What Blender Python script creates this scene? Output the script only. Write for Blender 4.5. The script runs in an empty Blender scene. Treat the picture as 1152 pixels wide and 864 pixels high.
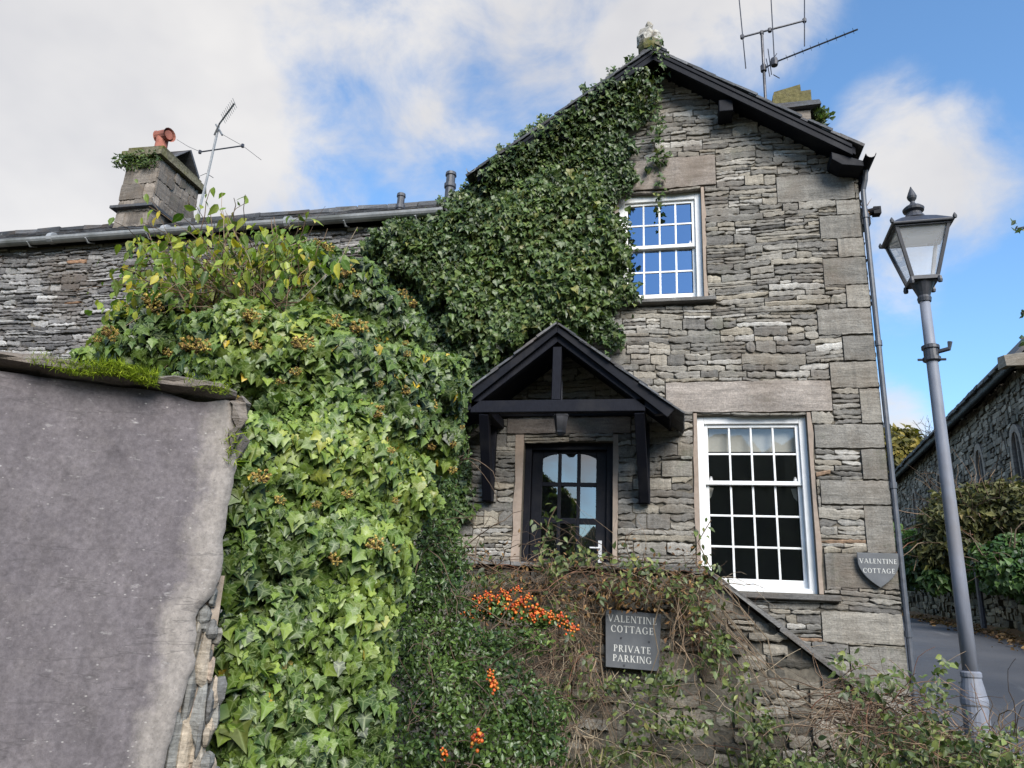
import bpy, math, random
import numpy as np
from mathutils import Vector, Matrix
scene = bpy.context.scene
COL = scene.collection
rnd = random.Random(7)
RNG = np.random.default_rng(11)
R_ = math.radians

# ------------------------------------------------------------------ camera frame (solved from the vanishing points)
F = 840.0
CR = np.array([[0.97826306, -0.01693261, -0.20667529], [0.20262739, 0.28993991, 0.93534859], [0.04408552, -0.95689505, 0.28706851]])
CAM = np.array([0.0, -8.0, 1.6])
def ray(px, py):
    return CR @ np.array([px - 576, py - 432, F])
def at(px, py, Y):
    d = ray(px, py)
    return CAM + d * (Y - CAM[1]) / d[1]
def pxm(Y):                         # metres per photo pixel, roughly, at depth Y
    return (Y + 8.0) / F * 1.03

# ------------------------------------------------------------------ object helpers
def tag(o, label=None, cat=None, group=None, kind=None):
    if label: o['label'] = label
    if cat: o['category'] = cat
    if group: o['group'] = group
    if kind: o['kind'] = kind
    return o
def empty(name, loc, label, cat, group=None):
    o = bpy.data.objects.new(name, None); COL.objects.link(o)
    o.location = loc; o.empty_display_size = .2
    return tag(o, label, cat, group)
def link(name, me, m, parent=None, label=None):
    o = bpy.data.objects.new(name, me); COL.objects.link(o)
    if m is not None and not me.materials: me.materials.append(m)
    if parent is not None:
        o.parent = parent
        off = Vector((0, 0, 0)); p = parent
        while p is not None: off += p.location; p = p.parent
        if off.length > 1e-9: o.location = -off       # meshes are written in world coordinates
    if label: o['label'] = label
    return o

class MB:
    """collects polygons; build() links them as one mesh object"""
    def __init__(s): s.v = []; s.f = []; s.t = []; s.cur = (.5, .5, .5, 1)
    def tint(s, *c): s.cur = tuple(c) + (1,) * (4 - len(c))
    def add(s, vs, fs):
        b = len(s.v); s.v += [tuple(map(float, v)) for v in vs]; s.t += [s.cur] * len(vs)
        s.f += [tuple(b + i for i in f) for f in fs]
    def box(s, x0, x1, y0, y1, z0, z1):
        s.add([(x0,y0,z0),(x1,y0,z0),(x1,y1,z0),(x0,y1,z0),(x0,y0,z1),(x1,y0,z1),(x1,y1,z1),(x0,y1,z1)],
              [(3,2,1,0),(4,5,6,7),(0,1,5,4),(1,2,6,5),(2,3,7,6),(3,0,4,7)])
    def obox(s, c, ax, ay, az, jit=0):
        c, ax, ay, az = map(np.array, (c, ax, ay, az)); v = []
        for k in (-1, 1):
            for i, j in ((-1,-1),(1,-1),(1,1),(-1,1)):
                v.append(c + ax*i + ay*j + az*k + (np.array([rnd.uniform(-jit, jit) for _ in range(3)]) if jit else 0))
        s.add(v, [(3,2,1,0),(4,5,6,7),(0,1,5,4),(1,2,6,5),(2,3,7,6),(3,0,4,7)])
    def bar(s, p, q, w, h, up=(0,0,1), ext=0):
        p, q, up = map(lambda a: np.array(a, float), (p, q, up)); d = q - p; L = np.linalg.norm(d); d /= L
        x = np.cross(d, up); x /= np.linalg.norm(x); y = np.cross(x, d)
        s.obox((p + q) / 2, d * (L/2 + ext), x * w/2, y * h/2)
    def tube(s, pts, r, n=6, cap=True):
        pts = [np.array(p, float) for p in pts]; rs = r if hasattr(r, '__len__') else [r]*len(pts)
        vs = []; fs = []; prev = None
        for i, p in enumerate(pts):
            d = pts[min(i+1, len(pts)-1)] - pts[max(i-1, 0)]; d /= (np.linalg.norm(d) + 1e-12)
            a = np.array((0,0,1.)) if abs(d[2]) < .9 else np.array((1.,0,0))
            if prev is not None: a = prev
            x = a - d * a.dot(d); x /= (np.linalg.norm(x) + 1e-12); y = np.cross(d, x); prev = x
            for k in range(n):
                t = 2*math.pi*k/n; vs.append(p + (x*math.cos(t) + y*math.sin(t))*rs[i])
        for i in range(len(pts)-1):
            for k in range(n):
                k2 = (k+1) % n; fs.append((i*n+k, i*n+k2, (i+1)*n+k2, (i+1)*n+k))
        if cap: fs.append(tuple(range(n-1, -1, -1))); fs.append(tuple((len(pts)-1)*n + k for k in range(n)))
        s.add(vs, fs)
    def lathe(s, prof, c, n=20, sx=1, sy=1, rot=0):
        vs = []; fs = []
        for r, z in prof:
            for k in range(n):
                t = 2*math.pi*k/n + rot; vs.append((c[0] + r*sx*math.cos(t), c[1] + r*sy*math.sin(t), c[2] + z))
        for i in range(len(prof)-1):
            for k in range(n):
                k2 = (k+1) % n; fs.append((i*n+k, i*n+k2, (i+1)*n+k2, (i+1)*n+k))
        fs.append(tuple(range(n-1, -1, -1))); fs.append(tuple((len(prof)-1)*n + k for k in range(n)))
        s.add(vs, fs)
    def prism(s, poly, y0, y1):          # poly in (x, z), extruded along Y
        n = len(poly); v = [(x, y0, z) for x, z in poly] + [(x, y1, z) for x, z in poly]
        s.add(v, [tuple(range(n)), tuple(range(2*n-1, n-1, -1))] + [((i+1) % n, i, n+i, n+(i+1) % n) for i in range(n)])
    def build(s, name, m, parent=None, smooth=False, bevel=0, label=None):
        me = bpy.data.meshes.new(name); me.from_pydata(s.v, [], s.f); me.update()
        a = me.color_attributes.new('tint', 'FLOAT_COLOR', 'POINT')
        a.data.foreach_set('color', np.array(s.t, np.float32).ravel())
        import bmesh
        bm = bmesh.new(); bm.from_mesh(me); bmesh.ops.recalc_face_normals(bm, faces=bm.faces); bm.to_mesh(me); bm.free()
        if smooth: me.polygons.foreach_set('use_smooth', [True]*len(me.polygons))
        o = link(name, me, m, parent, label)
        if bevel:
            b = o.modifiers.new('b', 'BEVEL'); b.width = bevel; b.segments = 2; b.limit_method = 'ANGLE'
        return o

def fast_mesh(name, V, Fc, tint, m, parent=None, smooth=False, label=None):
    """uniform-polygon mesh from numpy arrays; tint per vertex"""
    me = bpy.data.meshes.new(name); nf, k = Fc.shape
    me.vertices.add(len(V)); me.vertices.foreach_set('co', V.astype(np.float32).ravel())
    me.loops.add(nf*k); me.loops.foreach_set('vertex_index', Fc.astype(np.int32).ravel())
    me.polygons.add(nf); me.polygons.foreach_set('loop_start', np.arange(0, nf*k, k, dtype=np.int32))
    me.update(calc_edges=True)
    a = me.color_attributes.new('tint', 'FLOAT_COLOR', 'POINT'); a.data.foreach_set('color', tint.astype(np.float32).ravel())
    me.polygons.foreach_set('use_smooth', np.full(nf, smooth))
    return link(name, me, m, parent, label)

# ------------------------------------------------------------------ materials
class NT:
    def __init__(s, name):
        s.m = bpy.data.materials.new(name); s.m.use_nodes = True; s.t = s.m.node_tree; s.t.nodes.clear()
        s.out = s.t.nodes.new('ShaderNodeOutputMaterial')
    def n(s, typ, **kw):
        nd = s.t.nodes.new('ShaderNode' + typ)
        for k, v in kw.items():
            if k in nd.inputs: s.put(nd.inputs[k], v)
            else: setattr(nd, k, v)
        return nd
    def put(s, sock, v):
        if hasattr(v, 'is_output') or isinstance(v, bpy.types.NodeSocket): s.t.links.new(v, sock)
        else:
            if hasattr(sock.default_value, '__len__') and len(sock.default_value) == 4 and len(v) == 3: v = tuple(v) + (1,)
            sock.default_value = v
    def noise(s, vec, scale, detail=4, rough=.6, dist=0):
        nd = s.n('TexNoise', Scale=scale, Detail=detail, Roughness=rough, Distortion=dist)
        if vec is not None: s.put(nd.inputs['Vector'], vec)
        return nd.outputs['Fac']
    def mapping(s, sc=(1,1,1), src='Object', rot=(0,0,0)):
        tc = s.n('TexCoord'); mp = s.n('Mapping'); s.put(mp.inputs['Vector'], tc.outputs[src]); mp.inputs['Scale'].default_value = sc
        mp.inputs['Rotation'].default_value = rot
        return mp.outputs[0]
    def ramp(s, fac, stops, interp='LINEAR'):
        nd = s.n('ValToRGB'); s.put(nd.inputs[0], fac); cr = nd.color_ramp; cr.interpolation = interp
        while len(cr.elements) > 1: cr.elements.remove(cr.elements[-1])
        for i, (p, c) in enumerate(stops):
            e = cr.elements[0] if i == 0 else cr.elements.new(p)
            e.position = p
            if not hasattr(c, '__len__'): c = (c,)*3
            e.color = tuple(c) + (1,)
        return nd.outputs[0]
    def mix(s, fac, a, b, mode='MIX'):
        nd = s.n('Mix', data_type='RGBA', blend_type=mode)
        s.put(nd.inputs[0], fac)
        for sock, v in ((nd.inputs[6], a), (nd.inputs[7], b)):
            if not hasattr(v, 'is_output') and not hasattr(v, '__len__'): v = (v,)*3
            s.put(sock, v)
        return nd.outputs[2]
    def math(s, op, a, b=0.0, clamp=False):
        nd = s.n('Math', operation=op, use_clamp=clamp); s.put(nd.inputs[0], a); s.put(nd.inputs[1], b); return nd.outputs[0]
    def attr(s, name='tint'):
        a = s.n('Attribute'); a.attribute_name = name; sp = s.n('SeparateColor'); s.put(sp.inputs[0], a.outputs['Color'])
        return sp.outputs[0], sp.outputs[1], sp.outputs[2]
    def bump(s, h, strength=.5, dist=.01, prev=None):
        nd = s.n('Bump', Strength=strength, Distance=dist, Height=h)
        if prev is not None: s.put(nd.inputs['Normal'], prev)
        return nd.outputs[0]
    def done(s, col, rough=.6, normal=None, spec=.5, metal=0, **kw):
        p = s.n('BsdfPrincipled'); s.put(p.inputs['Base Color'], col); s.put(p.inputs['Roughness'], rough)
        s.put(p.inputs['Specular IOR Level'], spec); s.put(p.inputs['Metallic'], metal)
        if normal is not None: s.put(p.inputs['Normal'], normal)
        for k, v in kw.items(): s.put(p.inputs[k], v)
        s.t.links.new(p.outputs[0], s.out.inputs[0]); s.p = p
        return s.m

def m_stone(name, stops, lichen=.25, dark=.0, bump=.6, contrast=1.0):
    t = NT(name); a, b, c = t.attr()
    col = t.ramp(a, stops)
    v = t.mapping((2.6, 2.6, 15)); n1 = t.noise(v, 1.0, 6, .65, .4)
    v2 = t.mapping((1, 1, 1)); n2 = t.noise(v2, 9, 6, .7); n3 = t.noise(v2, 60, 5, .7); n4 = t.noise(v2, 1.3, 4, .6)
    col = t.mix(1.0, col, t.ramp(n1, [(.25, .58), (.5, 1.0), (.75, 1.4)]), 'MULTIPLY')
    col = t.mix(.9, col, t.ramp(n3, [(.3, .6), (.5, 1.0), (.72, 1.4)]), 'MULTIPLY')
    col = t.mix(1.0, col, t.ramp(b, [(0, .76), (.5, 1.0), (1, 1.2)]), 'MULTIPLY')
    n5 = t.noise(t.mapping((7, 7, 75)), 1.0, 5, .65, .3)
    col = t.mix(1.0, col, t.ramp(n5, [(.3, .80), (.5, 1.0), (.7, 1.20)]), 'MULTIPLY')
    # damp streaks and patches of lichen
    col = t.mix(t.math('MULTIPLY', t.ramp(n4, [(.48, 0), (.68, 1)]), .45), col, (.11, .075, .045))
    lm = t.math('MULTIPLY', t.ramp(n2, [(.60, 0), (.70, 1)]), lichen)
    col = t.mix(lm, col, (.40, .40, .37))
    gm = t.math('MULTIPLY', t.ramp(t.noise(v2, 2.7, 5, .7), [(.58, 0), (.72, 1)]), .35)
    col = t.mix(gm, col, (.07, .085, .045))
    nb = t.bump(n1, bump, .018); nb = t.bump(n5, bump*.9, .008, nb); nb = t.bump(n3, bump*.8, .006, nb); nb = t.bump(n2, .5, .012, nb)
    return t.done(col, t.ramp(n2, [(.3, .65), (.7, .92)]), nb, .35)

def m_simple(name, c1, c2, scale=20, rough=.6, bump=.2, spec=.4, stretch=(1,1,1), metal=0, dist=.004, c3=None):
    t = NT(name); v = t.mapping(stretch); n = t.noise(v, scale, 6, .65); n2 = t.noise(t.mapping(), scale*.13, 4, .6)
    col = t.mix(t.ramp(n, [(.3, 0), (.7, 1)]), c1, c2)
    if c3: col = t.mix(t.ramp(n2, [(.52, 0), (.66, 1)]), col, c3)
    return t.done(col, rough if hasattr(rough, 'is_output') else t.ramp(n2, [(.3, max(rough-.12, .02)), (.7, min(rough+.12, 1))]), t.bump(n, bump, dist), spec, metal)

def m_leaf(name, stops, rough=.42, vein=0.0, trans=.22, spec=.45):
    t = NT(name); a, b, c = t.attr()
    col = t.ramp(a, stops)
    col = t.mix(1.0, col, t.ramp(b, [(0, .55), (.5, 1), (1, 1.4)]), 'MULTIPLY')
    n = t.noise(t.mapping(), 55, 3, .6); col = t.mix(.6, col, t.ramp(n, [(.3, .7), (.7, 1.25)]), 'MULTIPLY')
    if vein: col = t.mix(t.math('MULTIPLY', t.ramp(c, [(.0, 1), (.22, 0)]), vein), col, (.30, .36, .16))
    m = t.done(col, t.ramp(n, [(.3, rough-.08), (.7, rough+.14)]), t.bump(n, .25, .003), spec)
    tr = t.n('BsdfTranslucent'); t.put(tr.inputs[0], t.mix(1.0, col, (1.5, 1.7, .7), 'MULTIPLY'))
    ms = t.n('MixShader', Fac=trans); t.t.links.new(t.p.outputs[0], ms.inputs[1]); t.t.links.new(tr.outputs[0], ms.inputs[2])
    t.t.links.new(ms.outputs[0], t.out.inputs[0])
    return m

def m_glass(name, fac, tint=(.9, .95, 1), body=(.012, .014, .016), clear=.93):
    t = NT(name)
    tr = t.n('BsdfTransparent'); t.put(tr.inputs[0], (clear, clear, clear))
    df = t.n('BsdfDiffuse'); t.put(df.inputs[0], body)
    m0 = t.n('MixShader', Fac=.25); t.t.links.new(tr.outputs[0], m0.inputs[1]); t.t.links.new(df.outputs[0], m0.inputs[2])
    gl = t.n('BsdfGlossy', Roughness=.015); t.put(gl.inputs[0], tint)
    nz = t.noise(t.mapping(), 1.6, 2, .5); t.put(gl.inputs['Normal'], t.bump(nz, .05, .02))
    lw = t.n('LayerWeight', Blend=.35)
    f = t.math('ADD', t.math('MULTIPLY', lw.outputs['Facing'], .35), fac, True)
    ms = t.n('MixShader'); t.put(ms.inputs[0], f); t.t.links.new(m0.outputs[0], ms.inputs[1]); t.t.links.new(gl.outputs[0], ms.inputs[2])
    t.t.links.new(ms.outputs[0], t.out.inputs[0]); return t.m

M = {}
SL = [(0, (.115, .108, .098)), (.2, (.155, .146, .130)), (.42, (.196, .183, .160)), (.6, (.230, .211, .178)), (.75, (.250, .222, .175)), (.86, (.285, .270, .243)), (.95, (.335, .322, .295)), (.985, (.29, .265, .225)), (1.0, (.24, .16, .105))]
M['slate_wall'] = m_stone('slate_wall', SL, .3)
SL2 = [(0, (.07, .067, .066)), (.3, (.135, .128, .125)), (.6, (.200, .193, .186)), (.85, (.27, .26, .25)), (.97, (.33, .32, .305)), (1, (.26, .15, .09))]
M['grey_slate_wall'] = m_stone('grey_slate_wall', SL2, .3)
SL3 = [(0, (.065, .060, .050)), (.3, (.115, .104, .085)), (.6, (.18, .160, .13)), (.85, (.235, .213, .178)), (1, (.28, .26, .23))]
M['terrace_stone'] = m_stone('terrace_stone', SL3, .2)
M['church_stone'] = m_stone('church_stone', [(0, (.06, .055, .045)), (.5, (.15, .135, .11)), (.85, (.24, .215, .18)), (1, (.34, .32, .28))], .2)
M['field_stone'] = m_stone('field_stone', [(0, (.04, .036, .024)), (.5, (.105, .092, .058)), (1, (.20, .175, .12))], .15)
M['rubble'] = m_stone('rubble', [(0, (.11, .112, .11)), (.35, (.17, .168, .155)), (.6, (.27, .225, .17)), (.85, (.34, .28, .215)), (1, (.30, .21, .17))], .2)
M['sandstone'] = m_stone('sandstone', [(0, (.16, .132, .113)), (.5, (.205, .176, .153)), (1, (.245, .218, .192))], .2, bump=.35)
M['mortar'] = m_simple('mortar', (.078, .069, .056), (.165, .146, .116), 30, .95, .6, .2)
M['inside'] = m_simple('dim_room_plaster', (.05, .047, .042), (.065, .06, .055), 5, .9)  # room dimness put into a dark plaster colour
M['jamb'] = m_simple('jamb_render', (.25, .195, .155), (.34, .275, .225), 14, .9, .5, .2, c3=(.20, .175, .15))
M['black'] = m_simple('black_paint', (.004, .0045, .007), (.009, .010, .015), 30, .6, .25, .14, (1, 1, 6), c3=(.015, .015, .018))
M['black_wood'] = m_simple('black_timber', (.004, .0045, .008), (.010, .011, .017), 18, .65, .5, .14, (6, 6, 1), c3=(.017, .017, .020))
M['white'] = m_simple('white_paint', (.70, .70, .69), (.80, .80, .79), 9, .4, .12, .5, c3=(.62, .62, .59))
M['roof_slate'] = m_stone('roof_slate', [(0, (.03, .032, .036)), (.5, (.065, .068, .075)), (1, (.12, .125, .135))], .25)
M['gutter'] = m_simple('gutter_paint', (.19, .20, .205), (.30, .305, .31), 12, .5, .2, .5, c3=(.13, .135, .13))
M['pipe'] = m_simple('pipe_paint', (.045, .05, .06), (.085, .092, .11), 15, .45, .2, .5)
M['lead'] = m_simple('vent_pipe', (.03, .032, .04), (.06, .062, .072), 15, .5, .2, .5)
M['terracotta'] = m_simple('terracotta', (.26, .085, .055), (.37, .14, .10), 10, .75, .25, .3, c3=(.16, .06, .045))
M['chimney'] = m_stone('chimney_stone', [(0, (.10, .085, .07)), (.5, (.17, .145, .12)), (1, (.25, .215, .18))], .25, bump=.5)
M['moss'] = m_leaf('moss', [(0, (.08, .115, .008)), (.5, (.15, .21, .012)), (1, (.26, .30, .03))], .8, 0, .2, .1)
M['mossrock'] = m_simple('mossy_stone', (.07, .062, .04), (.19, .175, .12), 18, .95, .7, .15, c3=(.10, .10, .025), dist=.02)
M['aerial'] = m_simple('aerial_metal', (.03, .03, .035), (.07, .07, .08), 20, .5, .1, .5, metal=.4)
M['aerial_pale'] = m_simple('weathered_aluminium', (.20, .20, .20), (.32, .32, .31), 20, .5, .1, .5, metal=.4)
M['slate_sign'] = m_simple('sign_slate', (.072, .077, .085), (.105, .11, .118), 8, .5, .15, .4, c3=(.085, .088, .09))
M['letters'] = m_simple('letter_paint', (.36, .36, .34), (.56, .56, .53), 30, .7, .1, .3)
M['glass_up'] = m_glass('glass_upper', .31, (.50, .68, .96))  # blue put into the reflection tint to deepen the mirrored sky
M['glass_low'] = m_glass('glass_lower', .07, (.8, .85, .9))
M['glass_door'] = m_glass('glass_door', .26, (.80, .76, .74))  # warm reflection tint greys the blue sky mirrored in the door
M['blind'] = m_simple('blind_cloth', (.60, .59, .52), (.68, .67, .60), 30, .9, .05, .1)
M['handle'] = m_simple('handle_white', (.45, .46, .47), (.6, .6, .6), 10, .35, .02, .5)
M['road'] = None
def m_stem(name, stops):
    t = NT(name); a, b, c = t.attr(); n = t.noise(t.mapping(), 26, 4, .6)
    return t.done(t.mix(1.0, t.ramp(a, stops), t.ramp(n, [(.3, .6), (.7, 1.3)]), 'MULTIPLY'), .8, t.bump(n, .4, .003), .25)
M['stem'] = m_stem('dry_stem', [(0, (.035, .024, .016)), (.35, (.095, .062, .040)), (.6, (.17, .115, .07)), (.8, (.26, .19, .125)), (.92, (.17, .07, .04)), (1, (.33, .27, .19))])
M['stem_pale'] = m_stem('pale_stem', [(0, (.09, .068, .046)), (.4, (.20, .155, .105)), (.8, (.32, .26, .18)), (1, (.40, .34, .25))])
M['stem_dark'] = m_simple('dark_stem', (.06, .042, .028), (.14, .10, .07), 12, .9, .3, .2)
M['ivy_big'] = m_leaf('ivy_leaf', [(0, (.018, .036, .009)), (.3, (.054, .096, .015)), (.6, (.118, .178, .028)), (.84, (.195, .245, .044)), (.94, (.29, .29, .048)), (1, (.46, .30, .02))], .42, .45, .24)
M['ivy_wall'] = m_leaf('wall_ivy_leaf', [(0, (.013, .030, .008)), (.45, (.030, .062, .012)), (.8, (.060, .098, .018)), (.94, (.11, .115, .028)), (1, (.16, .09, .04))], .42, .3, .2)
M['ivy_olive'] = m_leaf('olive_ivy_leaf', [(0, (.026, .05, .012)), (.5, (.055, .098, .02)), (.85, (.10, .135, .03)), (1, (.20, .14, .05))], .42, .3, .22)
M['umbel'] = m_leaf('ivy_flower', [(0, (.13, .08, .035)), (.5, (.30, .20, .07)), (1, (.42, .33, .08))], .8, 0, .1, .1)
M['yellowing'] = m_leaf('yellowing_leaf', [(0, (.06, .12, .015)), (.5, (.16, .22, .03)), (.8, (.32, .32, .04)), (1, (.55, .38, .03))], .45, .3, .35)
M['shrub'] = m_leaf('small_dark_leaf', [(0, (.020, .042, .012)), (.5, (.058, .102, .022)), (.85, (.105, .165, .038)), (1, (.20, .24, .08))], .36, 0, .2)
M['bramble'] = m_leaf('bramble_leaf', [(0, (.032, .052, .014)), (.5, (.075, .108, .026)), (.85, (.15, .18, .05)), (1, (.27, .24, .08))], .45, 0, .25)
M['weed'] = m_leaf('weed_leaf', [(0, (.03, .05, .012)), (.5, (.08, .105, .025)), (.8, (.15, .15, .05)), (1, (.25, .20, .11))], .6, 0, .2)
M['berry'] = m_leaf('orange_berry', [(0, (.30, .035, .012)), (.35, (.50, .07, .014)), (.7, (.60, .14, .02)), (1, (.55, .27, .04))], .45, 0, .05)
M['bush_brown'] = m_leaf('brown_green_leaf', [(0, (.032, .035, .010)), (.5, (.075, .078, .02)), (.85, (.13, .12, .035)), (1, (.20, .15, .06))], .6, 0, .15)
M['bush_green'] = m_leaf('hedge_leaf', [(0, (.015, .04, .010)), (.5, (.04, .09, .018)), (1, (.10, .16, .04))], .5, 0, .2)
M['sun_gold'] = m_leaf('sunlit_gold_leaf', [(0, (.05, .05, .010)), (.5, (.13, .11, .018)), (1, (.26, .19, .03))], .6, 0, .25)  # low golden sunlight put into the leaf colour
M['lamp_grey'] = m_simple('lamp_post_paint', (.135, .145, .175), (.205, .218, .258), 14, .55, .2, .4, (1, 1, .25), c3=(.15, .15, .165))
M['lamp_black'] = m_simple('lamp_iron', (.022, .023, .028), (.045, .046, .055), 20, .5, .2, .5)
M['lamp_glass'] = m_glass('lamp_glass', .06, (1, 1, 1), (.9, .92, .95), 1.0)
M['lamp_white'] = m_simple('lamp_reflector', (.35, .34, .31), (.48, .46, .42), 8, .6, .1, .3)
M['tree_bark'] = m_simple('bark', (.05, .045, .04), (.12, .105, .09), 12, .9, .5, .2)
M['litter'] = m_leaf('fallen_leaf', [(0, (.10, .05, .02)), (.5, (.20, .105, .04)), (1, (.32, .20, .08))], .8, 0, .1)
# ------------------------------------------------------------------ coursed slate rubble, every stone modelled
def sub_rect(rects, h):
    out = []
    for (a, b, c, d) in rects:
        e, f, g, k = h
        if e >= b or f <= a or g >= d or k <= c: out.append((a, b, c, d)); continue
        if e > a: out.append((a, e, c, d))
        if f < b: out.append((f, b, c, d))
        m0, m1 = max(a, e), min(b, f)
        if g > c: out.append((m0, m1, c, g))
        if k < d: out.append((m0, m1, k, d))
    return [r for r in out if r[1]-r[0] > .03 and r[3]-r[2] > .012]

def stone_rects(u0, u1, v0, v1, holes, r, rowh=(.07, .19), seg=(.22, .85), thin=.055, limits=None):
    out = []; v = v0
    while v < v1 - .02:
        h = min(r.uniform(*rowh), v1 - v); a, b = u0, u1
        if limits: a, b = limits(v + h*.35)
        if b - a > .05:
            free = [(a, b, v, v+h)]
            for hl in holes: free = sub_rect(free, hl)
            for (p, q, s, t) in free:
                x = p
                while x < q - .01:
                    w = r.uniform(*seg) * r.uniform(.6, 1.1)
                    if q - x - w < .12: w = q - x
                    hh = t - s; k = 1
                    if hh > thin*1.5: k = r.choice([1, 2, 2, 3]) if hh < thin*3 else r.choice([2, 2, 3, 3, 4])
                    if hh / k > thin*2.6 and r.random() < .6: k += 1
                    cuts = sorted([0] + [(i + r.uniform(-.28, .28))/k for i in range(1, k)] + [1])
                    for c0, c1 in zip(cuts, cuts[1:]):
                        a0, a1 = s + hh*c0, s + hh*c1
                        if w > .3 and r.random() < .5:
                            m = x + w*r.uniform(.3, .7); out += [(x, m, a0, a1), (m, x+w, a0, a1)]
                        else: out.append((x, x+w, a0, a1))
                    x += w
        v += h
    return out

def stones_mesh(name, rects, O, U, Vv, N, m, parent, r, gap=.005, relief=.014, rust=.006, warp=.013, big=(), tone=None, depth=.05, label=None):
    """rects in wall coordinates (u, v); N points out of the wall"""
    O, U, Vv, N = (np.array(x, float) for x in (O, U, Vv, N))
    Vs, Fs, Ts = [], [], []; base = 0
    ph = [r.uniform(0, 6.28) for _ in range(6)]
    def wv(u, v): return warp*(np.sin(u*2.1 + ph[0] + v*1.3) + .6*np.sin(u*5.3 + ph[1] - v*3.1))
    for idx, (a, b, c, d) in enumerate(list(rects) + list(big)):
        isb = idx >= len(rects); w, h = b-a, d-c
        n = max(5, min(18, int(w/.038) + 2))
        g = gap*r.uniform(.5, 1.6)*(1 if h > .035 else .5)
        us = np.linspace(a+g, b-g, n); x = np.linspace(-1, 1, n)
        tl, tr = (r.choice([0, 0, .12, .3, .6]), r.choice([0, 0, .12, .3, .6])) if not isb else (.02, .02)
        env = np.where(x < 0, 1 - tl*np.abs(x)**r.uniform(2, 6), 1 - tr*np.abs(x)**r.uniform(2, 6))
        jit = (.006 if isb else min(.17*h, .013)); sk = r.gauss(0, .10)*min(h, .07) if not isb else 0; bias = r.uniform(-1, 1)
        cen = (c+d)/2 + (1-env)*h*.35*bias + sk*x
        hh = (h/2 - g*.6)*env
        top = cen + hh + np.array([r.uniform(-jit, jit) for _ in range(n)])
        bot = cen - hh + np.array([r.uniform(-jit, jit) for _ in range(n)])
        d0 = r.uniform(-.6, 1)*relief if not isb else r.uniform(.2, .8)*relief
        tilt = r.uniform(-.4, .4)*relief
        ws = wv(us, cen) if not isb else 0*us
        dm = d0 + tilt*x + np.array([r.uniform(-.003, .004) for _ in range(n)])
        ed = min(.005, h*.12)
        rows = []
        for vv, dd, du in ((bot, np.full(n, -depth), 0), (bot, dm - ed*r.uniform(.5, 1.2), 0), (bot*.8+top*.2, dm, .0), (bot*.25+top*.75, dm + r.uniform(-.004, .006), 0), (top, dm - ed*r.uniform(.3, 1.5), 0), (top, np.full(n, -depth), 0)):
            rows.append(O + np.outer(us, U) + np.outer(vv + ws, Vv) + np.outer(dd, N))
        P = np.concatenate(rows); k = len(rows); Vs.append(P)
        ii = np.arange(n-1)
        for q in range(k-1):
            Fs.append(np.stack([base+q*n+ii, base+q*n+ii+1, base+(q+1)*n+ii+1, base+(q+1)*n+ii], 1))
        for e in (0, n-1):
            for q0, q1, q2, q3 in ((0, 1, 4, 5), (1, 2, 3, 4)):
                quad = [base+q0*n+e, base+q1*n+e, base+q2*n+e, base+q3*n+e]
                Fs.append(np.array([quad[::-1] if e == 0 else quad]))
        t = r.random()**1.0*.97
        if r.random() < rust: t = 1.0
        if tone is not None and isb: t = tone[idx-len(rects)]
        Ts.append(np.tile([t, r.random(), r.random(), 1], (len(P), 1))); base += len(P)
    V = np.concatenate(Vs); Fc = np.concatenate(Fs)
    if np.dot(np.cross(U, Vv), N) < 0: Fc = Fc[:, ::-1]
    return fast_mesh(name, V, Fc, np.concatenate(Ts), m, parent, label=label)

# ------------------------------------------------------------------ leaves
def leaf_shape(kind):
    """(verts with fold, triangles, vein channel); the leaf lies in XY, its tip towards +Y, petiole at the origin"""
    if kind == 'ivy5':
        half = [(0.0, .04, 1), (.22, -.09, .6), (.46, .02, 0), (.42, .22, 1), (.58, .42, 0), (.36, .58, 1), (.17, .85, .45)]
        ring = half + [(0, 1.08, 0)] + [(-x, y, c) for x, y, c in half[:0:-1]]
        cen = (0, .30, 0)
    elif kind == 'ivy3':
        half = [(0.0, 0, 1), (.42, .02, .3), (.48, .38, 0), (.24, .55, 1)]
        ring = half + [(0, 1.0, 0)] + [(-x, y, c) for x, y, c in half[:0:-1]]; cen = (0, .32, 0)
    elif kind == 'oval':
        half = [(0.0, 0, 0), (.22, .25, 1), (.25, .55, 1)]
        ring = half + [(0, 1.0, 0)] + [(-x, y, c) for x, y, c in half[:0:-1]]; cen = (0, .45, 0)
    elif kind == 'diamond':
        ring = [(0, 0, 0), (.26, .5, 1), (0, 1, 0), (-.26, .5, 1)]; cen = None
    elif kind == 'blade':
        ring = [(-.05, 0, 0), (.05, 0, 0), (.03, .6, 0), (0, 1, 0), (-.03, .6, 0)]; cen = None
    fold = {'ivy5': .28, 'ivy3': .25, 'oval': .35, 'diamond': .4, 'blade': .2}[kind]
    pts = ([cen] if cen else []) + ring
    V = np.array([(x, y, fold*abs(x) - .22*y*y) for x, y, c in pts]); C = np.array([c for x, y, c in pts])
    n = len(ring)
    if cen: T = np.array([(0, 1+i, 1+(i+1) % n) for i in range(n)])
    elif kind == 'diamond': T = np.array([(0, 1, 2), (0, 2, 3)])
    else: T = np.array([(0, 1, 2), (0, 2, 4), (2, 3, 4)])
    return V, T, C

def norm(a): return a / (np.linalg.norm(a, axis=1, keepdims=True) + 1e-9)

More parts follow.
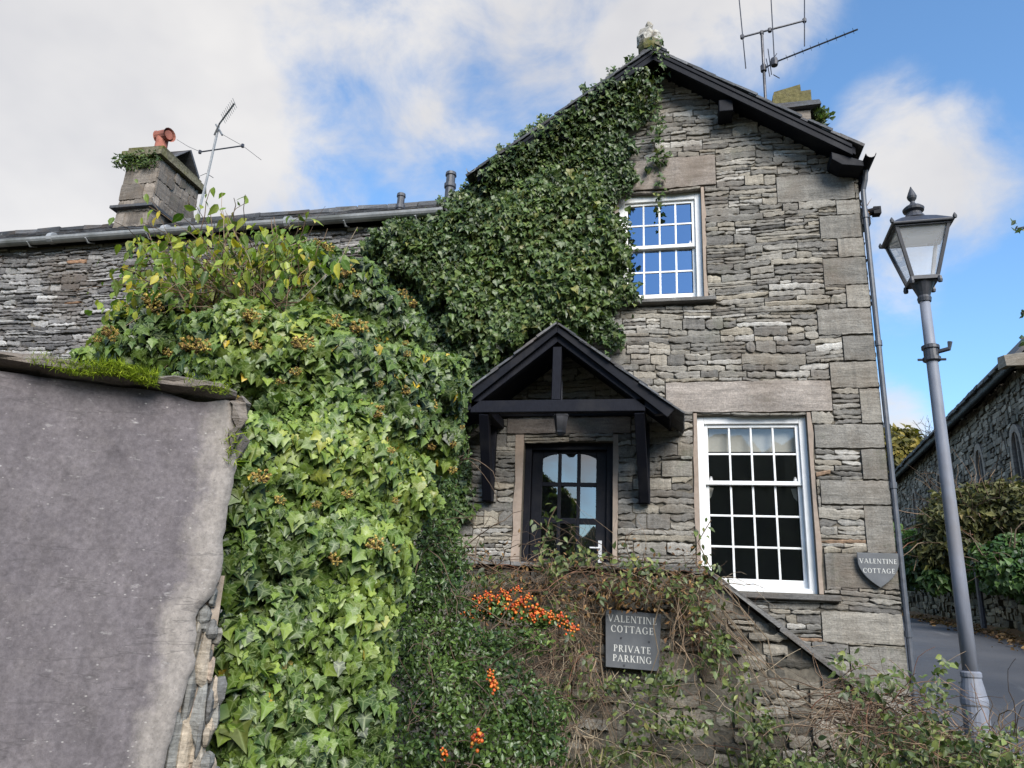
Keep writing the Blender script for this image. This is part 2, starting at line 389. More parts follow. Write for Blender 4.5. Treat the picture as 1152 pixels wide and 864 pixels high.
def leaves_mesh(name, kind, P, Nn, size, m, parent, rng, tipdir=(0, 0, -1), njit=.45, tjit=.5, sizevar=.35, hue=None, label=None, stuff=False, shade=None):
    V, T, C = leaf_shape(kind); n = len(P)
    Nn = norm(norm(Nn) + rng.normal(0, njit, (n, 3)))
    t = np.asarray(tipdir, float) + rng.normal(0, tjit, (n, 3)) if np.ndim(tipdir) == 1 else tipdir + rng.normal(0, tjit, (n, 3))
    t = norm(t - Nn*(t*Nn).sum(1, keepdims=True)); b = np.cross(t, Nn)
    s = size*np.clip(1 + rng.normal(0, sizevar, n), .35, 1.7)
    wx = rng.uniform(.8, 1.15, n); cu = rng.uniform(.2, 1.9, n)
    W = P[:, None, :] + (s*wx)[:, None, None]*V[None, :, 0, None]*b[:, None, :] + s[:, None, None]*V[None, :, 1, None]*t[:, None, :] + (s*cu)[:, None, None]*V[None, :, 2, None]*Nn[:, None, :]
    k = len(V); Fc = (T[None] + (np.arange(n)*k)[:, None, None]).reshape(-1, 3)
    a = rng.random(n)*.93 if hue is None else np.clip(hue, 0, 1)
    g = rng.random(n) if shade is None else np.clip(shade, 0, 1)
    tint = np.empty((n, k, 4)); tint[..., 0] = a[:, None]; tint[..., 1] = g[:, None]; tint[..., 2] = C[None]; tint[..., 3] = 1
    o = fast_mesh(name, W.reshape(-1, 3), Fc, tint.reshape(-1, 4), m, parent, kind in ('ivy5', 'oval'), label=label)
    if stuff: o['kind'] = 'stuff'
    return o

def blob_points(ells, n, rng, thick=.35, front=-.45, up=None):
    """n points through the outer shell of a union of ellipsoids: (points, outward normals, depth 0 outer .. 1 inner)"""
    E = np.array([[*c, *r] for c, r in ells]); w = (E[:, 3]*E[:, 4] + E[:, 4]*E[:, 5] + E[:, 3]*E[:, 5]); w /= w.sum()
    PP, NN, DD = [], [], []; got = 0
    while got < n:
        k = rng.choice(len(E), n, p=w); d = norm(rng.normal(0, 1, (n, 3))); q = rng.random(n)**1.6*thick
        lump = 1 + .10*np.sin(d[:, 0]*7 + k) + .10*np.sin(d[:, 2]*8 + 2.1*k) + .06*np.sin(d[:, 1]*11 + k)
        p = E[k, :3] + E[k, 3:]*d*((1-q)*lump)[:, None]; nn = norm(d/E[k, 3:])
        ok = nn[:, 1] < -front
        for i in range(len(E)):
            e = (((p - E[i, :3])/E[i, 3:])**2).sum(1); ok &= (e > .60) | (k == i)
        PP.append(p[ok]); NN.append(nn[ok]); DD.append(q[ok]/thick); got += ok.sum()
    return np.concatenate(PP)[:n], np.concatenate(NN)[:n], np.concatenate(DD)[:n]

def ell(px, py, Y, rx, ry=None, ry_depth=None):
    """ellipsoid centred where photo point (px, py) lies at depth Y, radii in photo pixels"""
    k = pxm(Y); ry = ry or rx
    return (tuple(at(px, py, Y)), (rx*k, (ry_depth if ry_depth else min(rx, ry))*k, ry*k))

def in_poly(x, z, poly):
    c = np.zeros(len(x), bool); n = len(poly)
    for i in range(n):
        x1, z1 = poly[i]; x2, z2 = poly[(i+1) % n]
        c ^= ((z1 > z) != (z2 > z)) & (x < (x2-x1)*(z-z1)/(z2-z1+1e-12) + x1)
    return c
def poly_points(poly, n, rng, ragged=.08):
    P = np.array(poly); lo, hi = P.min(0)-.2, P.max(0)+.2; X, Z = [], []; got = 0
    while got < n:
        x = rng.uniform(lo[0], hi[0], n*2); z = rng.uniform(lo[1], hi[1], n*2)
        jx = ragged*(np.sin(x*7+z*5)+np.sin(z*13-x*4)+.7*np.sin(x*23+z*19)) + rng.normal(0, ragged*.5, n*2)
        jz = ragged*(np.sin(x*9-z*6+1)+np.sin(z*17+x*11)) + rng.normal(0, ragged*.5, n*2)
        ok = in_poly(x+jx, z+jz, poly); X.append(x[ok]); Z.append(z[ok]); got += ok.sum()
    return np.concatenate(X)[:n], np.concatenate(Z)[:n]

def stem_paths(mb, starts, dirs, L, r, rr, droop=.5, wig=.25, n=7, keep=None, taper=.6):
    """wandering stems that sag under their weight"""
    tips = []
    for p, d in zip(starts, dirs):
        p = np.array(p, float); d = np.array(d, float); d /= np.linalg.norm(d); pts = [p.copy()]; ln = rr.uniform(*L)
        for i in range(n):
            d = d + np.array([rr.gauss(0, wig), rr.gauss(0, wig), rr.gauss(0, wig) - droop/n*2]); d /= np.linalg.norm(d)
            p = p + d*ln/n
            if keep is not None: p = keep(p)
            pts.append(p.copy())
        R = rr.uniform(*r); mb.cur = (rr.random(), rr.random(), rr.random(), 1)
        mb.tube(pts, [R*(1 - taper*i/n) for i in range(n+1)], 4, False); tips.append(pts)
    return tips
# ================================================================== THE COTTAGE (gable facade in the plane Y = 0)
GX0, GX1, AX, AZ, EZ = -2.40, 2.12, -0.13, 8.02, 6.46      # wall ends, apex, eaves
cot = empty('stone_cottage', (0, 0, 0), 'tall gabled slate-stone cottage with white sash windows, black porch and ridge finial', 'cottage')
LW = (.28, 1.39, 1.86, 3.675); UW = (-.57, .395, 5.03, 6.42); DR = (-1.60, -.615, 1.35, 3.385)
def gable_lim(v):
    if v < EZ: return GX0, GX1
    t = (AZ - v)/(AZ - EZ); return max(AX + (GX0-AX)*t - .11, GX0), min(AX + (GX1-AX)*t + .11, GX1)
# mortar core with real openings
mb = MB()
xs = sorted({GX0, GX1, *LW[:2], *UW[:2], *DR[:2]}); zs = sorted({-.3, EZ, *LW[2:], *UW[2:], *DR[2:]})
for x0, x1 in zip(xs, xs[1:]):
    for z0, z1 in zip(zs, zs[1:]):
        cx, cz = (x0+x1)/2, (z0+z1)/2
        if any(h[0] < cx < h[1] and h[2] < cz < h[3] for h in (LW, UW, DR)): continue
        mb.box(x0, x1, .022, .42, z0, z1)
mb.prism([(GX0, EZ), (GX1, EZ), (AX, AZ)], .022, .42)
mb.box(GX1-.42, GX1-.022, .42, 7.9, -.3, EZ); mb.box(GX0+.02, GX0+.42, .42, 7.9, -.3, EZ)
mb.box(GX0, GX1, 7.9, 8.3, -.3, EZ); mb.prism([(GX0, EZ), (GX1, EZ), (AX, AZ)], 7.9, 8.3)
mb.box(GX0+.1, GX1-.1, .42, 7.9, 1.2, 1.33); mb.box(GX0+.1, GX1-.1, .42, 7.9, 4.2, 4.4)
wall = mb.build('stone_wall', M['mortar'], cot)
big = [(1.24, 2.07, 6.16, 6.50), (1.67, 2.10, 5.68, 5.965), (1.67, 2.11, 5.12, 5.44), (1.57, 2.11, 4.545, 4.84), (1.65, 2.12, 3.95, 4.24),
       (1.45, 2.12, 3.31, 3.56), (1.47, 2.12, 2.74, 2.98), (1.46, 2.12, 1.93, 2.26), (1.39, 2.12, 1.42, 1.71),
       (1.86, 2.11, 5.97, 6.15), (1.84, 2.11, 5.45, 5.67), (1.88, 2.12, 4.85, 5.11), (1.80, 2.12, 4.25, 4.53), (1.92, 2.12, 3.57, 3.94), (1.88, 2.12, 2.99, 3.30), (1.86, 2.12, 2.27, 2.73),
       (1.62, 2.12, 1.0, 1.40), (1.5, 2.12, .5, .98), (1.3, 2.12, 0, .48), (-.10, .22, 3.0, 3.17), (-.40, .0, 2.86, 2.98)]
tone = [.20, .40, .30, .34, .50, .28, .34, .30, .52, .36, .44, .50, .30, .48, .22, .40, .4, .45, .4, .5, .8]
jambs = [(1.39, 1.436, 1.86, 3.69), (.235, .28, 1.86, 3.69), (.395, .436, 5.03, 6.44), (-.61, -.57, 5.03, 6.44), (-1.69, -1.60, 1.35, 3.46), (-.615, -.56, 1.35, 3.46)]
lint = [(-.05, 1.655, 3.70, 4.045), (-.53, .575, 6.45, 6.86), (-1.80, -.42, 3.47, 3.66)]
holes = big + jambs + lint + [LW, UW, DR, (.12, 1.58, 1.78, 1.86), (-.68, .52, 4.95, 5.03)]
r = random.Random(3)
rects = stone_rects(GX0, GX1, -.1, 3.2, holes, r, (.09, .20), (.18, .75), .070) + stone_rects(GX0, GX1, 3.2, 4.9, holes, r, (.07, .19), (.18, .85), .056) + \
    stone_rects(GX0, GX1, 4.9, AZ, holes, r, (.06, .17), (.18, .9), .048, gable_lim)
stones_mesh('stone_courses', rects, (0, 0, 0), (1, 0, 0), (0, 0, 1), (0, -1, 0), M['slate_wall'], wall, r, big=big, tone=tone)
r2 = random.Random(5)
rects = stone_rects(0.02, 8.2, -.1, EZ, [], r2, (.10, .22), (.25, .8), .065)
stones_mesh('stone_courses', rects, (GX1, 0, 0), (0, 1, 0), (0, 0, 1), (1, 0, 0), M['slate_wall'], wall, r2, relief=.012)
# sandstone lintels (the lower one is one long block, the upper one shorter)
for k, (a, b, c, d) in enumerate(lint):
    stones_mesh('lintel', [], (0, 0, 0), (1, 0, 0), (0, 0, 1), (0, -1, 0), M['sandstone'], cot, random.Random(20+k), big=[(a, b, c, d)], tone=[(.75, .6, .2)[k]], relief=.03,
                label=('long brown sandstone lintel over the lower window', 'brown sandstone lintel over the upper window', 'dark stone lintel above the front door')[k])
# sills
M['coping_slate'] = m_stone('coping_slate', [(0, (.075, .073, .07)), (1, (.145, .138, .128))], .25)
for (x0, x1, z) in ((.14, 1.58, 1.855), (-.68, .52, 5.025)):
    mb = MB(); mb.obox(((x0+x1)/2, -.02, z-.035), ((x1-x0)/2, 0, 0), (0, .060, -.005), (0, 0, .024), .006); mb.build('window_sill', M['coping_slate'], cot, bevel=.006)

# ---- windows
def sash_window(H, rows_top, rows_bot, meet, glass, blind=False, label=None):
    x0, x1, z0, z1 = H; y = .075
    fr = MB()
    for b in ((x0, x0+.072, z0, z1), (x1-.072, x1, z0, z1), (x0+.072, x1-.072, z1-.085, z1), (x0+.072, x1-.072, z0, z0+.05)):
        fr.box(b[0], b[1], y, y+.14, b[2], b[3])
    fr.box(x0+.05, x1-.05, y-.022, y+.03, z0+.001, z0+.03)
    w = fr.build('window', M['white'], cot, bevel=.005, label=label)
    ix0, ix1 = x0+.072, x1-.072; zm = z0 + (z1-z0)*meet
    for nm, za, zb, yy, rows in (('upper_sash', zm-.018, z1-.085, y+.035, rows_top), ('lower_sash', z0+.05, zm+.022, y+.082, rows_bot)):
        if nm == 'upper_sash': ys = y + .030
        else: ys = y + .072
        s = MB(); st, tr = .038, (.04 if nm == 'lower_sash' else .036)
        bt = .078 if nm == 'lower_sash' else .042
        s.box(ix0+.002, ix0+st, ys, ys+.036, za, zb); s.box(ix1-st, ix1-.002, ys, ys+.036, za, zb)
        s.box(ix0+st, ix1-st, ys-.001, ys+.035, zb-tr, zb); s.box(ix0+st, ix1-st, ys-.001, ys+.035, za, za+bt)
        gx0, gx1, gz0, gz1 = ix0+st, ix1-st, za+bt, zb-tr
        for i in range(1, 4):
            x = gx0 + (gx1-gx0)*i/4; s.box(x-.0105, x+.0105, ys+.003, ys+.028, gz0, gz1)
        for j in range(1, rows):
            z = gz0 + (gz1-gz0)*j/rows
            for i in range(4):
                xa = gx0 + (gx1-gx0)*i/4 + .0105*(i > 0); xb = gx0 + (gx1-gx0)*(i+1)/4 - .0105*(i < 3)
                s.box(xa, xb, ys+.0035, ys+.0275, z-.0105, z+.0105)
        s.build('sash', M['white'], w, bevel=.003)
        p = MB(); nx = 4
        for i in range(nx):
            for j in range(rows):
                xa = gx0 + (gx1-gx0)*i/4 + .010; xb = gx0 + (gx1-gx0)*(i+1)/4 - .010
                za_ = gz0 + (gz1-gz0)*j/rows + .010; zb_ = gz0 + (gz1-gz0)*(j+1)/rows - .010
                tl = rnd.uniform(-.0015, .0015); tz = rnd.uniform(-.002, .002)
                p.add([(xa, ys+.015+tl, za_), (xb, ys+.015-tl, za_), (xb, ys+.015-tl+tz, zb_), (xa, ys+.015+tl+tz, zb_)], [(0, 1, 2, 3)])
        p.build('panes', glass, w)
        if nm == 'lower_sash':
            for sx in (ix0+.045, ix1-.075): h = MB(); h.lathe([(.016, 0), (.020, .02), (.010, .05)], (sx+.015, ys-.012, zb-.0), 8); h.build('sash_horn', M['white'], w)
    if blind:
        b = MB(); b.box(ix0+.03, ix1-.03, y+.125, y+.13, z1-.35, z1-.09); b.box(ix0+.03, ix1-.03, y+.122, y+.133, z1-.365, z1-.35)
        b.build('roller_blind', M['blind'], w)
        for sx, sg in ((ix0+.03, 1), (ix1-.03, -1)):     # white curtain tie-backs
            cu = MB(); cu.add([(sx, y+.20, zm-.02), (sx+sg*.06, y+.19, zm-.03), (sx+sg*.035, y+.2, zm-.12), (sx, y+.2, zm-.16)], [(0, 1, 2, 3)])
            cu.build('curtain_tie', M['blind'], w)
    return w
sash_window(UW, 2, 2, .515, M['glass_up'], label='upper white sash window reflecting blue sky')
sash_window(LW, 2, 3, .605, M['glass_low'], True, label='lower white sash window with a pale blind behind the top panes')
# dark-coloured partitions stand in for the dim rooms behind the openings
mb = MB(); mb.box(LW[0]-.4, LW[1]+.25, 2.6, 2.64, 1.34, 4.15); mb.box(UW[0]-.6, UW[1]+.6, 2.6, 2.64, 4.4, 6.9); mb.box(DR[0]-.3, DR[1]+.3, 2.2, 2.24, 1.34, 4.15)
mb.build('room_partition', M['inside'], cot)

# ---- door: black, three by three panes, arched outer top panes
dx0, dx1, dz0, dz1 = DR
mb = MB(); mb.box(dx0, dx0+.075, .10, .24, dz0, dz1); mb.box(dx1-.075, dx1, .10, .24, dz0, dz1); mb.box(dx0+.075, dx1-.075, .10, .24, dz1-.075, dz1)
mb.build('door_frame', M['black'], cot, bevel=.006)
ex0, ex1, ez0, ez1 = dx0+.078, dx1-.078, dz0+.01, dz1-.078
door = MB(); yd = .15
st = .115; gx0, gx1 = ex0+st, ex1-st
pz = [2.14, 2.50, 2.585, 2.91, 2.975, 3.275]
door.box(ex0, gx0, yd, yd+.045, ez0, ez1); door.box(gx1, ex1, yd, yd+.045, ez0, ez1)
door.box(gx0, gx1, yd+.001, yd+.044, ez0, 1.62); door.box(gx0, gx1, yd+.001, yd+.044, 2.0, 2.135)
door.box(gx0, gx1, yd+.012, yd+.034, 1.62, 2.0)
pw = (gx1-gx0-2*.038)/3; bx = [(gx0 + i*(pw+.038), gx0 + i*(pw+.038) + pw) for i in range(3)]
for i in range(2): door.box(bx[i][1], bx[i+1][0], yd+.002, yd+.043, 2.135, ez1-.02)
for (a, b) in bx:
    door.box(a, b, yd+.002, yd+.043, pz[1], pz[2]-.02); door.box(a, b, yd+.002, yd+.043, pz[3], pz[4]-.02)
for i, (a, b) in enumerate(bx):                     # shaped head rail
    n = 8; top = []
    for k in range(n+1):
        u = k/n; dz = {0: .055*(1-u)**2, 1: 0, 2: .055*u**2}[i]; top.append((a + (b-a)*u, pz[5]-dz))
    poly = top + [(b, ez1), (a, ez1)]; door.prism(poly, yd+.001, yd+.044)
dob = door.build('door', M['black'], cot, bevel=.005)
g = MB()
for (a, b) in bx:
    for (c, d) in ((2.135, 2.50), (2.565, 2.91), (2.955, 3.275)):
        tx = rnd.uniform(-.003, .003); tz = rnd.uniform(-.004, .004)
        g.add([(a, yd+.022+tx, c), (b, yd+.022-tx, c), (b, yd+.022-tx+tz, d), (a, yd+.022+tx+tz, d)], [(0, 1, 2, 3)])
g.build('door_panes', M['glass_door'], dob)
h = MB(); h.box(ex1-.085, ex1-.045, yd-.012, yd, 2.10, 2.33); h.tube([(ex1-.065, yd-.01, 2.25), (ex1-.065, yd-.05, 2.25), (ex1-.17, yd-.055, 2.25)], .010, 8)
h.build('door_handle', M['handle'], dob, bevel=.003)

# pale rendered strips beside the openings
for (a, b, c, d) in jambs:
    mb = MB(); n = 9; v = []
    for k in range(n):
        z = c + (d-c)*k/(n-1); jl, jr = rnd.uniform(-.012, .012), rnd.uniform(-.012, .012)
        inner_left = abs(a - LW[1]) < .01 or abs(a - UW[1]) < .01 or abs(a - DR[1]) < .01
        if inner_left: v += [(a+.002, -.004, z), (b+jr, -.002, z), (b+jr, .05, z), (a+.002, .09, z)]
        else: v += [(a+jl, -.002, z), (b-.002, -.004, z), (b-.002, .09, z), (a+jl, .05, z)]
    fs = [(k*4+i, k*4+(i+1) % 4, k*4+4+(i+1) % 4, k*4+4+i) for k in range(n-1) for i in range(4)] + [(3, 2, 1, 0), tuple((n-1)*4+i for i in range(4))]
    mb.add(v, fs); mb.build('rendered_jamb', M['jamb'], cot)

# ---- roof of layered slates
ov = .31; sl = np.array([2.27, -1.625]); sl /= np.linalg.norm(sl)
AZR = 8.21; rx = random.Random(8)
def slope_slates(mb, sgn, length, y0, y1, ax, az, s, wid=(.22, .38), expo=.19, th=.014):
    d = np.array([s[0]*sgn, 0, s[1]]); nrm = np.array([-s[1]*sgn, 0, s[0]]); nrm = nrm/np.linalg.norm(nrm); nrm[2] = abs(nrm[2])
    k = 0; t = 0.0
    while t < length:
        y = y0 - rx.uniform(0, .02)
        while y < y1:
            w = rx.uniform(*wid); mb.cur = (rx.random(), rx.random(), rx.random(), 1)
            c = np.array([ax, 0, az]) + d*(t + expo*.75) + nrm*(.02 + rx.uniform(-.003, .006)) + np.array([0, y + w/2 + rx.uniform(-.012, .012)*(y < y0+.1), 0])
            tl = d - nrm*.045*-1*0
            mb.obox(c, (d + nrm*.035)*expo*.78*rx.uniform(.96, 1.05), (0, w/2-.002, 0), nrm*th, .004)
            y += w
        t += expo; k += 1
roof = MB(); slope_slates(roof, 1, 2.64, -ov, 8.4, AX, AZR, sl); slope_slates(roof, -1, 2.62, -ov, 8.4, AX, AZR, sl)
ro = roof.build('roof', M['roof_slate'], cot)
deck = MB()
for sg, L in ((1, 2.68), (-1, 2.62)):
    e = (AX + sl[0]*L*sg, AZR + sl[1]*L); deck.prism([(AX, AZR-.012), (AX, AZR-.10), (e[0], e[1]-.10), (e[0], e[1]-.012)], -ov+.04, 8.35)
deck.build('roof_boards', M['black_wood'], ro)
for sg, L in ((1, 2.63), (-1, 2.60)):
    b = MB(); q = np.array([AX + sl[0]*L*sg, 0, AZR + sl[1]*L])
    for dz0_, dz1_, ya, yb in ((-.022, -.070, -ov-.008, -ov+.03), (-.066, -.155, -ov+.004, -ov+.04)):
        b.prism([(AX, AZR+dz0_), (q[0], q[2]+dz0_), (q[0], q[2]+dz1_), (AX, AZR+dz1_)], ya, yb)
    b.build('bargeboard', M['black'], cot, bevel=.004)
# ridge stones, mossy block and weathered finial at the gable end
rg = MB(); y = -ov
while y < 8.3:
    w = rx.uniform(.4, .55); rg.cur = (rx.random(), rx.random(), rx.random(), 1)
    for sg in (1, -1): rg.obox((AX + sg*.075, y+w/2, AZR+.018), np.array([sl[0]*sg, 0, sl[1]])*.10, (0, w/2-.004, 0), (sg*-sl[1]*.018, 0, sl[0]*.018), .005)
    y += w
rg.build('ridge_stones', M['roof_slate'], ro)
f = MB(); f.lathe([(.135, 0), (.15, .04), (.145, .12), (.13, .15)], (AX-.04, -.2, AZR+.02), 9)
fb = f.build('finial_block', M['mossrock'], cot)
f = MB()
for cx, cz, rr_, hh in ((-.03, .17, .11, .24), (.06, .16, .08, .20), (-.09, .16, .065, .20), (-.01, .38, .05, .11)):
    b_ = len(f.v); f.lathe([(rr_*rnd.uniform(.8, 1.1), 0), (rr_*1.05, hh*.3), (rr_*rnd.uniform(.8, 1), hh*.6), (rr_*.7, hh*.85), (rr_*.35, hh)], (AX-.04+cx, -.2, AZR+cz-.01), 8, rot=rnd.random()*3)
    f.v[b_:] = [tuple(c_ + rnd.uniform(-.022, .022) for c_ in q_) for q_ in f.v[b_:]]
f.build('finial_rock', m_simple('white_lichen_rock', (.05, .045, .04), (.55, .53, .48), 16, .9, .8, .2, c3=(.30, .27, .22), dist=.02), cot)
# purlin ends and boxed eaves
for sg, t, L in ((1, 1.02, .5), (-1, 1.35, .5)):
    mb = MB(); px_, pz_ = AX + sl[0]*t*sg, AZR + sl[1]*t - .22
    mb.box(px_-.08, px_+.08, -ov+.06, .1, pz_-.12, pz_+.04); mb.build('purlin_end', M['black'], cot, bevel=.01)
mb = MB(); mb.prism([(1.80, 6.61), (2.12, 6.47), (2.12, 6.40), (1.90, 6.44), (1.80, 6.52)], -ov+.045, .0); mb.box(2.125, 2.17, .0, 8.2, 6.33, 6.46)
mb.build('boxed_eaves', M['black'], cot, bevel=.006)
def gutter(mb, p0, p1, r, n=9):
    p0, p1 = np.array(p0, float), np.array(p1, float); d = p1-p0; d /= np.linalg.norm(d); x = np.cross(d, (0, 0, 1)); v = []
    for p in (p0, p1):
        for rr_ in (r, r-.006):
            for k in range(n):
                t = math.pi*k/(n-1); v.append(p + x*math.cos(t)*rr_ + np.array((0, 0, -math.sin(t)*rr_)))
    fs = []
    for k in range(n-1): fs += [(k, k+1, 2*n+k+1, 2*n+k), (n+k+1, n+k, 3*n+k, 3*n+k+1), (k, n+k, n+k+1, k+1), (2*n+k, 2*n+k+1, 3*n+k+1, 3*n+k)]
    fs += [(0, 2*n, 3*n, n), (n-1, 2*n-1, 4*n-1, 3*n-1)]
    mb.add(v, fs)
mb = MB(); gutter(mb, (2.19, -ov-.01, 6.52), (2.19, 8.2, 6.50), .055); mb.build('eaves_gutter', M['black'], cot)
mb = MB(); gutter(mb, (-2.33, -ov-.03, 6.72), (-2.33, 8.2, 6.66), .062); mb.build('eaves_gutter', M['gutter'], cot)
mb = MB(); mb.tube([(2.19, -.06, 6.47), (2.18, -.04, 6.36), (2.155, -.012, 6.25), (2.152, -.010, 6.05), (2.152, -.010, 4.0), (2.152, -.010, .3)], .028, 10)
for z in (5.9, 4.4, 2.9, 1.5): mb.lathe([(.037, 0), (.037, .06)], (2.152, -.010, z), 10)
mb.build('downpipe', M['pipe'], cot, smooth=False)
mb = MB(); mb.box(2.12, 2.30, .35, .55, 6.02, 6.14); gutter(mb, (2.14, .45, 6.2), (2.42, .45, 6.26), .06); mb.box(2.36, 2.44, .40, .50, 6.18, 6.27)
mb.build('gutter_outlet', M['black'], cot)
k = 60; P = np.column_stack([RNG.uniform(2.13, 2.30, k), RNG.uniform(.38, .5, k), RNG.uniform(6.16, 6.24, k)])
leaves_mesh('grass_tuft', 'blade', P, RNG.normal(0, 1, (k, 3)), .13, M['litter'], cot, RNG, (0.3, 0, 1), .3, .5)

# ---- porch canopy on braced brackets
por = MB(); YP = -.75
por.bar((-2.02, YP, 3.575), (-.24, YP, 3.575), .09, .125, (0, 0, 1))
tie = por.build('porch', M['black_wood'], cot, bevel=.006, label='black timber porch canopy over the front door')
mb = MB(); mb.box(-1.178, -1.088, YP-.035, YP+.04, 3.642, 4.21); mb.build('king_post', M['black_wood'], tie, bevel=.005)
pa = np.array([-1.13, 4.42]); pr = np.array([.02, 3.53]); pl = np.array([-2.28, 3.53])
for e in (pr, pl):
    d = (e-pa)/np.linalg.norm(e-pa); nn = np.array([-d[1], d[0]]);  nn = nn if nn[1] > 0 else -nn
    mb = MB(); q = [pa - np.array([0, .16]), e - nn*.145 - d*.10, e - nn*.05, pa - np.array([0, .055])]; mb.prism([tuple(x) for x in q], YP-.045, YP+.045); mb.build('rafter', M['black_wood'], tie, bevel=.005)
    mb = MB(); q = [pa - np.array([0, .075]), e - nn*.105 + d*.02, e + d*.03, pa]; mb.prism([tuple(x) for x in q], YP-.10, YP-.06); mb.build('porch_bargeboard', M['black'], tie, bevel=.005)
    mb = MB(); q = [pa - np.array([0, .05]), e - nn*.045, e - nn*.015, pa - np.array([0, .015])]; mb.prism([tuple(x) for x in q], YP-.06, -.01); mb.build('porch_boards', M['black_wood'], tie)
    mb = MB(); sg = 1 if e[0] > pa[0] else -1
    slope_slates(mb, sg, np.linalg.norm(e-pa)-.03, YP-.12, -.03, pa[0], pa[1]-.005, np.abs(d)*np.array([1, -1]), (.16, .26), .15, .010)
    mb.build('porch_slates', M['roof_slate'], tie)
for x0, x1 in ((-.30, -.28), (-1.885, -1.965)):
    mb = MB(); mb.bar((x0, YP, 3.52), (x1, YP, 3.30), .115, .09, (0, 1, 0)); mb = MB()
    mb.bar((x0, YP+.02, 3.53), (x1, -.06, 2.74), .115, .10, (1, 0, 0)); mb.build('bracket_brace', M['black_wood'], tie, bevel=.006)
    mb = MB(); mb.bar((x1, -.055, 2.70), (x1, -.055, 3.55), .12, .07, (0, 1, 0)); mb.build('wall_post', M['black_wood'], tie, bevel=.005)
    mb = MB(); mb.bar((x0, YP+.05, 3.575), (x0, -.01, 3.575), .10, .10); mb.build('side_beam', M['black_wood'], tie, bevel=.005)
mb = MB(); mb.box(-1.95, -.30, -.05, -.005, 3.66, 3.75); mb.build('wall_plate', M['black_wood'], tie, bevel=.005)
# hanging lantern under the porch
mb = MB(); mb.tube([(-1.13, -.42, 3.95), (-1.13, -.42, 3.60)], .012, 6); mb.lathe([(.03, .26), (.075, .20), (.085, .19), (.075, .17), (.055, .02), (.062, .0), (.03, -.03)], (-1.13, -.42, 3.38), 6)
mb.build('porch_lantern', M['lead'], tie)

# ---- chimney on the right-hand slope
mb = MB(); mb.cur = (.5, .5, .5, 1); rc = random.Random(4)
mb.box(1.62, 2.06, 1.85, 2.65, 6.5, 8.70); ch = mb.build('chimney', M['chimney'], cot, label='small mossy chimney behind the right roof slope')
mb = MB(); mb.obox((1.86, 2.25, 8.76), (.33, 0, 0), (0, .47, 0), (0, 0, .045), .02); mb.build('capstone', M['roof_slate'], ch)
mb = MB(); mb.obox((1.80, 2.2, 8.90), (.26, 0, .02), (0, .38, 0), (0, 0, .085), .03); mb.obox((1.76, 2.2, 9.06), (.20, 0, .03), (0, .3, 0), (0, 0, .07), .03); mb.build('mossy_cap', m_simple('moss_crust', (.07, .064, .03), (.17, .15, .07), 16, .95, .8, .1, c3=(.12, .105, .065), dist=.02), ch)
k = 220; P = np.column_stack([RNG.normal(2.2, .05, k), RNG.uniform(1.9, 2.3, k), RNG.uniform(8.55, 8.8, k)])
leaves_mesh('fern_tuft', 'diamond', P, RNG.normal(0, 1, (k, 3)), .10, M['ivy_olive'], ch, RNG, (.8, 0, .5), .6, .6)

# shield-shaped slate plaque
def shield(cx, ztop, w, h):
    p = [(cx-w/2, ztop)]
    for k in range(1, 9):
        a = k/8; p.append((cx - w/2*(1 - a**2.1), ztop - .22*h - .78*h*a))
    q = [(2*cx-x, z) for x, z in p[::-1]][1:]
    return p + q
# ================================================================== lettering (cut roman capitals built as strokes)
T_, t_ = .17, .075
def rc_(x0, x1, y0, y1): return [(x0, y0), (x1, y0), (x1, y1), (x0, y1)]
def arc_(cx, cy, ox, oy, ix, iy, a0, a1, n=14):
    o = [(cx + ox*math.cos(a0 + (a1-a0)*k/n), cy + oy*math.sin(a0 + (a1-a0)*k/n)) for k in range(n+1)]
    i = [(cx + ix*math.cos(a0 + (a1-a0)*k/n), cy + iy*math.sin(a0 + (a1-a0)*k/n)) for k in range(n+1)]
    return [[o[k], o[k+1], i[k+1], i[k]] for k in range(n)]
def stem_(x, w=T_): return [rc_(x, x+w, 0, 1), rc_(x-.07, x+w+.07, 0, .055), rc_(x-.07, x+w+.07, .945, 1)]
def dg_(x0, y0, x1, y1, w): return [(x0, y0), (x0+w, y0), (x1+w, y1), (x1, y1)]
